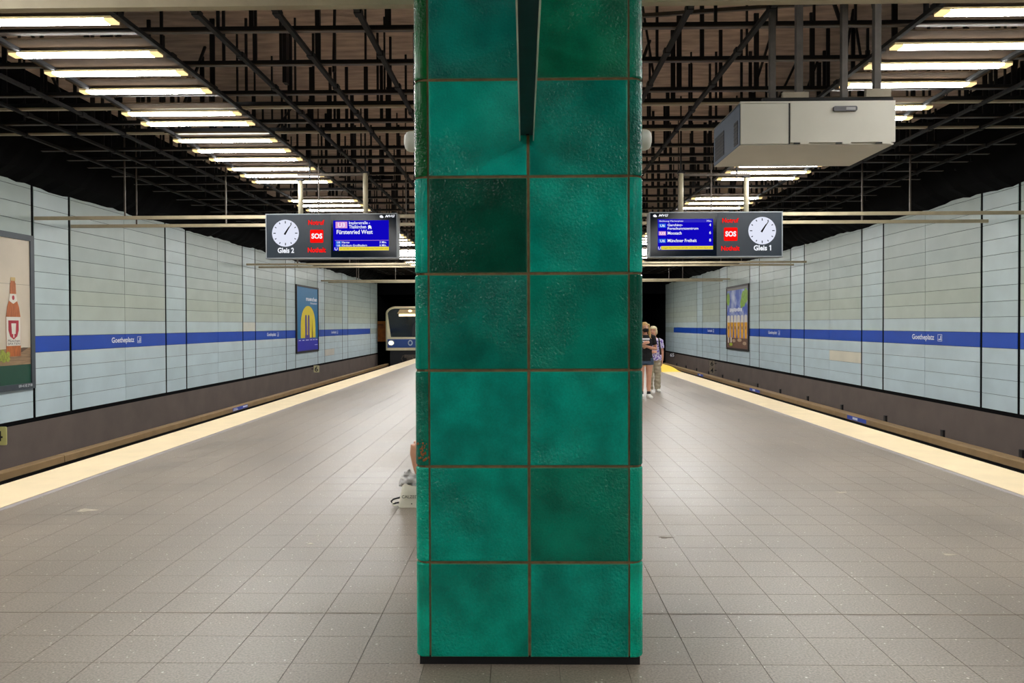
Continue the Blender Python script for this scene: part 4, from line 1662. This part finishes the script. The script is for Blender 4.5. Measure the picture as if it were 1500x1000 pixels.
# --- teenage girl in a black T-shirt
G0 = PZ(945, 583, 0)
girl = thing('person', 'person in black T-shirt, denim shorts and black face mask half hidden by the column', 'person', (G0.x, G0.y, 0))
fw = V3((.28, -1, 0)).normalized()
hc = V3((-.005, -.02, 1.515))
mb = MB()
head(mb, hc, .98, fw)
mb.tube([(0, .01, 1.34), (-.003, 0, 1.40), (-.005, -.01, 1.46)], [.055, .048, .05], 14)
mb.rings([(0, 0, .80, .155, .105), (0, 0, .88, .158, .108), (0, .0, .98, .128, .088), (0, .0, 1.08, .128, .090), (0, 0, 1.18, .148, .098), (0, .005, 1.27, .155, .09), (0, .01, 1.335, .12, .07), (0, .01, 1.37, .06, .055)])
for q in (-1, 1):
    hipx = .083 * q
    mb.tube([(hipx, 0, .86), (hipx * 1.05, -.005, .70), (hipx * .98, -.01, .48), (hipx * .95, -.0, .42), (hipx * .95, .012, .31), (hipx * .93, .005, .12), (hipx * .93, 0, .05)],
            [.088, .080, .057, .052, .054, .036, .036], 16)
    mb.tube([(hipx * .93, .03, .035), (hipx * .95, -.06, .04), (hipx * .97, -.10, .03)], [.030, .032, .018], 10)
# her left arm (to the right in the picture) folded across the belly
sh_, el, wr = V3((.165, .0, 1.31)), V3((.225, .01, 1.06)), V3((.02, -.17, 1.115))
mb.tube([sh_, (sh_ + el) / 2 + V3((.012, 0, 0)), el, (el * .5 + wr * .5) + V3((0, 0, -.005)), wr], [.049, .044, .039, .036, .026], 12)
hand(mb, wr, (-.95, -.08, .1), (0, .6, .2), 1, .95, .5)
sh2, el2, wr2 = V3((-.165, .0, 1.31)), V3((-.235, .01, 1.06)), V3((-.07, -.19, 1.17))
mb.tube([sh2, (sh2 + el2) / 2 + V3((-.012, 0, 0)), el2, (el2 * .5 + wr2 * .5), wr2], [.049, .044, .039, .036, .026], 12)
hand(mb, wr2, (.85, -.15, .35), (.1, .5, -.3), 1, .95, .6)
body_o = bake(mb, 'body', M_SKIN, girl, .0075, 2)
sb = MB()
sb.rings([(0, 0, .80, .172, .122), (0, 0, .88, .172, .122), (0, 0, .98, .150, .108), (0, 0, 1.08, .147, .107), (0, 0, 1.18, .163, .113), (0, .005, 1.27, .168, .104), (0, .01, 1.335, .135, .084), (0, .01, 1.362, .075, .066)])
for a_, b_ in ((sh_, el), (sh2, el2)):
    sb.tube([a_ + V3((-.05 if a_.x > 0 else .05, 0, .01)), a_, a_ * .35 + b_ * .65], [.07, .066, .063], 14)
shirt = bake(sb, 't_shirt', M_SHIRTK, girl, .009, 3, wrinkle=.008)
pr = link('shirt_print', None, girl, (-.01, -.122, 1.245), (math.pi / 2 - .12, 0, .1))
for k, (x0_, x1_) in enumerate(((-.075, .085), (-.07, .075))):
    pass
prm = MB()
prm.box(-.08, .08, -.012, 0, .012, .045)
prm.box(-.07, .07, -.012, 0, -.04, -.008)
bpy.data.objects.remove(pr)
prm.build('shirt_print', M_LETTER, girl, (.0, -.104, 1.245), (-.1, 0, .12))
so = MB()
so.rings([(0, 0, .74, .172, .118), (0, 0, .80, .172, .12), (0, 0, .88, .166, .116), (0, 0, .95, .145, .1)])
for q in (-1, 1):
    so.tube([(.083 * q, 0, .86), (.09 * q, 0, .715)], [.098, .1], 16)
bake(so, 'shorts', M_DENIM, girl, .01, 2, wrinkle=.006)
for q in (-1, 1):
    x = .083 * .93 * q
    MB().tube([(x, .003, .085), (x, .004, .15)], [.041, .040], 14).build('sock', M_SHIRTK, girl, smooth=True)
    shoe(girl, (x, 0, .06), (q * .15 + .1, -1, 0), M_SHOE)
hm_ = MB()
rotq = Matrix.Rotation(math.atan2(fw.x, -fw.y), 3, 'Z').to_quaternion()
rgt = fw.cross(V3((0, 0, 1)))
hm_.ell(hc + V3((0, 0, .038)) - fw * .02, (.086, .1, .088), rot=rotq)
for q in (-1, 1):
    sidep = hc + rgt * (.073 * q)
    hm_.tube([sidep + V3((0, 0, .07)) + fw * .02, sidep + rgt * .014 * q - fw * .01, sidep + rgt * .026 * q + V3((0, 0, -.12)) + fw * .01, sidep + rgt * .03 * q + V3((0, 0, -.24)) + fw * .04, sidep + rgt * .02 * q + V3((0, 0, -.30)) + fw * .05],
             [(.03, .03), (.024, .05), (.032, .05), (.034, .04), (.012, .02)], 12)
hm_.tube([hc - fw * .08 + V3((0, 0, .03)), hc - fw * .1 + V3((0, 0, -.12)), hc - fw * .09 + V3((0, 0, -.27))], [(.07, .04), (.085, .04), (.05, .03)], 12)
# cut the hair away from the face
hair = bake(hm_, 'hair', M_BLOND, girl, .008, 2, wrinkle=.006, wscale=30)
bmh = bmesh.new()
bmh.from_mesh(hair.data)
kill = []
for v in bmh.verts:
    rel = v.co - hc
    if rel.dot(fw) > .045 and rel.z < .055 and rel.z > -.16 and abs(rel.dot(rgt)) < .062:
        kill.append(v)
bmesh.ops.delete(bmh, geom=kill, context='VERTS')
bmh.to_mesh(hair.data)
bmh.free()
face(girl, hc, .98, fw, mouth=False)
mk = MB()
mk.ell(hc + fw * .035 - V3((0, 0, .05)), (.068, .072, .052), rot=rotq)
mk.ell(hc + fw * .085 - V3((0, 0, .042)), (.03, .03, .034), rot=rotq)
bake(mk, 'face_mask', M_SHIRTK, girl, .007, 2)

# --- older woman in a lilac patterned blouse and khaki trousers
W0 = PZ(957.5, 574, 0)
wom = thing('person', 'pale haired person in lilac patterned blouse and khaki trousers with a dark shoulder strap', 'person', (W0.x, W0.y, 0))
fw = V3((-.35, -1, 0)).normalized()
hc = V3((-.02, -.075, 1.425))
mb = MB()
head(mb, hc, .97, fw)
mb.tube([(.02, .03, 1.24), (.005, -.01, 1.31), (-.01, -.05, 1.37)], [.058, .05, .05], 14)
mb.rings([(0, 0, .76, .165, .12), (0, 0, .86, .165, .125), (0, 0, .96, .145, .115), (.005, 0, 1.06, .15, .11), (.01, .01, 1.15, .155, .108), (.015, .02, 1.22, .14, .095), (.015, .025, 1.27, .07, .06)])
for q in (-1, 1):
    hx_ = .085 * q
    mb.tube([(hx_, 0, .84), (hx_, 0, .65), (hx_, -.01, .44), (hx_, 0, .28), (hx_, 0, .1), (hx_, 0, .05)], [.088, .08, .056, .052, .037, .036], 14)
    mb.tube([(hx_, .03, .035), (hx_, -.06, .04), (hx_, -.10, .03)], [.030, .032, .018], 10)
shR, elR, wrR = V3((.165, .02, 1.2)), V3((.205, .03, .95)), V3((.195, -.03, .74))
mb.tube([shR, (shR + elR) / 2, elR, (elR + wrR) / 2, wrR], [.048, .043, .038, .034, .026], 12)
hand(mb, wrR, (-.05, -.15, -1), (-1, .1, 0), -1, .93, .5)
shL, elL, wrL = V3((-.145, .02, 1.2)), V3((-.2, .02, .96)), V3((-.09, -.17, .93))
mb.tube([shL, (shL + elL) / 2, elL, (elL + wrL) / 2, wrL], [.048, .043, .038, .034, .026], 12)
hand(mb, wrL, (.8, -.3, .2), (.1, .5, -.3), 1, .93, .6)
bake(mb, 'body', M_SKIN, wom, .0075, 2)
sb = MB()
sb.rings([(0, 0, .74, .19, .15), (0, 0, .86, .186, .146), (0, 0, .96, .168, .134), (.005, 0, 1.06, .166, .126), (.01, .01, 1.15, .168, .122), (.015, .02, 1.22, .152, .108), (.015, .025, 1.262, .085, .075)])
for a_, b_ in ((shR, elR), (shL, elL)):
    sb.tube([a_ + V3((-.05 if a_.x > 0 else .05, 0, .01)), a_, a_ * .3 + b_ * .7], [.068, .066, .062], 14)
bake(sb, 'blouse', M_FLORAL, wom, .009, 3, wrinkle=.01)
tb = MB()
tb.rings([(0, 0, .72, .178, .132), (0, 0, .80, .18, .136), (0, 0, .88, .172, .13)])
for q in (-1, 1):
    hx_ = .085 * q
    tb.tube([(hx_, 0, .82), (hx_, 0, .62), (hx_ * 1.05, -.012, .42), (hx_ * 1.05, -.005, .25), (hx_ * 1.05, 0, .10), (hx_ * 1.05, 0, .065)], [.10, .094, .08, .076, .074, .072], 16)
bake(tb, 'trousers', M_KHAKI, wom, .009, 2, wrinkle=.022, wscale=11)
for q in (-1, 1):
    shoe(wom, (.088 * q, 0, .06), (q * .2, -1, 0), M_SHOE)
hm_ = MB()
rotq = Matrix.Rotation(math.atan2(fw.x, -fw.y), 3, 'Z').to_quaternion()
rgt = fw.cross(V3((0, 0, 1)))
hm_.ell(hc + V3((0, 0, .036)) - fw * .016, (.09, .104, .094), rot=rotq)
hm_.ell(hc - fw * .06 - V3((0, 0, .03)), (.082, .06, .085), rot=rotq)
for q in (-1, 1):
    hm_.ell(hc + rgt * .07 * q - V3((0, 0, .01)) - fw * .02, (.024, .05, .06), rot=rotq)
hair = bake(hm_, 'hair', M_PALEHAIR, wom, .008, 2, wrinkle=.012, wscale=25)
bmh = bmesh.new()
bmh.from_mesh(hair.data)
kill = [v for v in bmh.verts if (v.co - hc).dot(fw) > .045 and (v.co - hc).z < .055 and abs((v.co - hc).dot(rgt)) < .066]
bmesh.ops.delete(bmh, geom=kill, context='VERTS')
bmh.to_mesh(hair.data)
bmh.free()
face(wom, hc, .97, fw)
stp = MB()
stp.tube([(.11, .12, 1.15), (.115, .06, 1.262), (.115, -.02, 1.262), (.115, -.095, 1.2), (.12, -.125, 1.1), (.135, -.13, .98), (.15, -.1, .88)], [(.02, .006)] * 7, 8, flat=(1, 0, 0))
stp.build('shoulder_strap', M_DARK, wom)
bk = MB().rings([(.02, .17, .86, .12, .06), (.02, .18, .95, .14, .075), (.02, .18, 1.1, .135, .07), (.02, .165, 1.2, .10, .05)])
bake(bk, 'rucksack', M_DARK, wom, .012, 3)

# --- seated person behind the column, only a knee and shin in view
YS = 6.92
bench = thing('platform_bench', 'wooden slatted bench standing behind the green column', 'bench', (-.30, YS + .55, 0))
M_WOOD = mat('bench_wood', (124, 88, 56), .55, var=.2, scale=6, stretch=(8, 1, 8))
for k in range(4):
    MB().box(-.22 + k * .115, -.125 + k * .115, -1.0, 1.0, .386, .416).build('seat_slat', M_WOOD, bench)
for y in (-.8, .8):
    b = MB().box(-.2, .2, y - .03, y + .03, .346, .386)
    b.box(-.2, -.15, y - .03, y + .03, 0, .35)
    b.box(.15, .2, y - .03, y + .03, 0, .35)
    b.build('leg_frame', M_STEEL, bench)
kn = PY(600.5, 652, YS)
sit = thing('person', 'seated person behind the column, only a bare knee and shin showing', 'person', (-.42, YS, 0))
ox = -.42
kx = kn.x - ox + .045
mb = MB()
fw = V3((-1, 0, 0))
hc = V3((.0, 0, 1.19))
head(mb, hc, .97, fw)
mb.tube([(.03, 0, 1.02), (.015, 0, 1.08), (.0, 0, 1.14)], [.057, .05, .05], 14)
mb.rings([(.03, 0, .445, .12, .165), (.02, 0, .52, .115, .16), (.02, 0, .63, .09, .13), (.025, 0, .74, .09, .135), (.03, 0, .86, .1, .155), (.03, 0, .94, .09, .155), (.03, 0, 1.01, .06, .1), (.03, 0, 1.05, .055, .06)])
for q in (-1, 1):
    y = .09 * q + .02
    yk = .0 if q < 0 else .2
    zk = kn.z + .0
    mb.tube([(.0, y, .52), (kx * .5, (y + yk) / 2, .545), (kx + .03, yk, zk - .02), (kx + .005, yk, zk - .02)], [.088, .08, .064, .05], 16)
    mb.tube([(kx + .012, yk, zk + .01), (kx + .008, yk, zk - .07), (kx + .035, yk, zk - .2), (kx + .062, yk, .17), (kx + .075, yk, .06)], [.05, .054, .053, .037, .037], 16)
    mb.tube([(kx + .10, yk, .035), (kx + .0, yk, .042), (kx - .07, yk, .026)], [.034, .036, .022], 10)
    s_, e_, w_ = V3((.03, .165 * q, .97)), V3((.02, .21 * q, .73)), V3((kx * .6, .15 * q, .64))
    mb.tube([s_, (s_ + e_) / 2, e_, (e_ + w_) / 2, w_], [.048, .043, .038, .034, .026], 12)
    hand(mb, w_, (-.95, -.1 * q, -.15), (0, 0, -1), q, .95, .4)
bake(mb, 'body', M_SKIN2, sit, .008, 3)
sb = MB()
sb.rings([(.03, 0, .46, .135, .18), (.02, 0, .52, .132, .176), (.02, 0, .63, .11, .15), (.025, 0, .74, .108, .152), (.03, 0, .86, .114, .168), (.03, 0, .94, .104, .168), (.03, 0, 1.01, .074, .115), (.03, 0, 1.036, .062, .07)])
for q in (-1, 1):
    s_, e_ = V3((.03, .165 * q, .97)), V3((.02, .21 * q, .73))
    sb.tube([s_ * .7 + V3((.0, 0, .29)), s_, s_ * .4 + e_ * .6], [.066, .064, .06], 14)
bake(sb, 't_shirt', mat('grey_cotton', (150, 150, 156), .85, var=.1, scale=20), sit, .01, 3, wrinkle=.008)
so = MB()
so.rings([(.03, 0, .437, .138, .18), (.02, 0, .54, .135, .178)])
for q in (-1, 1):
    y = .09 * q + .02
    so.tube([(.0, y, .525), (kx * .42, y + (.02 if q > 0 else -.01), .545)], [.1, .094], 16)
bake(so, 'shorts', M_DENIM, sit, .01, 2, wrinkle=.006)
hm_ = MB()
hm_.ell(hc + V3((.014, 0, .036)), (.104, .09, .092))
hm_.tube([hc + V3((.07, 0, .02)), hc + V3((.09, 0, -.1)), hc + V3((.09, 0, -.22))], [(.06, .05), (.07, .045), (.04, .03)], 12)
hair = bake(hm_, 'hair', M_BROWNHAIR, sit, .009, 2, wrinkle=.008, wscale=25)
bmh = bmesh.new()
bmh.from_mesh(hair.data)
kill = [v for v in bmh.verts if (v.co - hc).x < -.045 and (v.co - hc).z < .055]
bmesh.ops.delete(bmh, geom=kill, context='VERTS')
bmh.to_mesh(hair.data)
bmh.free()
face(sit, hc, .97, fw)
for q in (-1, 1):
    shoe(sit, (kx + .075, .0 if q < 0 else .2, .06), (-1, 0, 0), M_DARK)

# ------------------------------------------------------------------ shopping bag on the floor beside the column
p = PZ(574.5, 744, 0)
pB = PZ(612, 746.5, 0)
bag = thing('shopping_bag', 'white shopping bag stuffed with grey clothes on the floor beside the column', 'bag', (p.x, p.y, 0))
BWD = .30
M_BAG = mat('white_bag_paper', (226, 222, 204), .5, var=.05, scale=5)
mb = MB()
nx, nz = 14, 10
x_left = .045
HB = .20


def ring_pt(k, z, n=40):
    t = 2 * math.pi * k / n
    sq = lambda v: math.copysign(abs(v) ** .45, v)
    taper = 1 - .10 * (z / HB)
    lean = .02 * (z / HB)
    x = x_left + BWD / 2 + lean + BWD / 2 * taper * sq(math.cos(t))
    y = .09 + .085 * (1 - .05 * z / HB) * sq(math.sin(t))
    nn = mnoise.noise(V3((x * 16, y * 16, z * 12)))
    return (x + .006 * nn, y + .010 * nn, z + (.012 * math.sin(5 * t) * (z / HB)))


N_ = 40
vs_, fs_ = [], []
zs_ = [0, .004, .03, .07, .11, .15, HB]
for z in zs_:
    for k in range(N_):
        q = ring_pt(k, z)
        vs_.append((q[0], q[1], max(q[2], 0)))
for l in range(len(zs_) - 1):
    for k in range(N_):
        k2 = (k + 1) % N_
        fs_.append((l * N_ + k, l * N_ + k2, l * N_ + N_ + k2, l * N_ + N_ + k))
fs_.append(tuple(reversed(range(N_))))
mb.add(vs_, fs_)
mb.build('bag_body', M_BAG, bag, smooth=True)
tx_ = text('lettering', 'CALZEDONIA', mat('bag_ink', (60, 58, 54), .6), bag, 0, 0, .235, .026, 1, bold=.01)
tx_.rotation_euler = (math.pi / 2, 0, 0)
tx_.location = (x_left + .04, -.008, .088)
MB().ell((0, 0, 0), (.006, .002, .006), 8, 6).build('print_dot', mat('bag_ink', (60, 58, 54)), bag, (x_left + .125, -.008, .04))
M_GREYCL = mat('grey_fabric', (200, 198, 196), .75, var=.4, scale=14, stretch=(1, 1, 3))
cb = MB()
for k in range(9):
    cb.ell((x_left + .06 + .027 * k, .09 + .02 * math.sin(k * 2), HB + .01 + .025 * math.sin(k * 1.3) + .02), (.05, .06, .05), 10, 8)
cb.tube([(x_left + .03, .09, HB - .02), (x_left + .065, .07, HB + .06), (x_left + .10, .06, HB + .115), (x_left + .105, .06, HB + .135)], [.035, .034, .016, .006], 10)
bake(cb, 'clothes_bundle', M_GREYCL, bag, .008, 1, wrinkle=.026, wscale=22)
hd = MB()
hd.tube([(x_left + .005, .09, .03), (-.012, .08, .02), (-.02, .07, .045), (.0, .07, .062), (x_left + .01, .08, .075)], .008, 8)
hd.build('handle_loop', M_DARK, bag, smooth=True)
hd2 = MB()
hd2.tube([(x_left + .01, .06, .012), (.005, .05, .01), (-.012, .05, .03), (.01, .05, .04)], [(.012, .005)] * 4, 8)
hd2.build('handle_loop', M_BAG, bag, smooth=True)
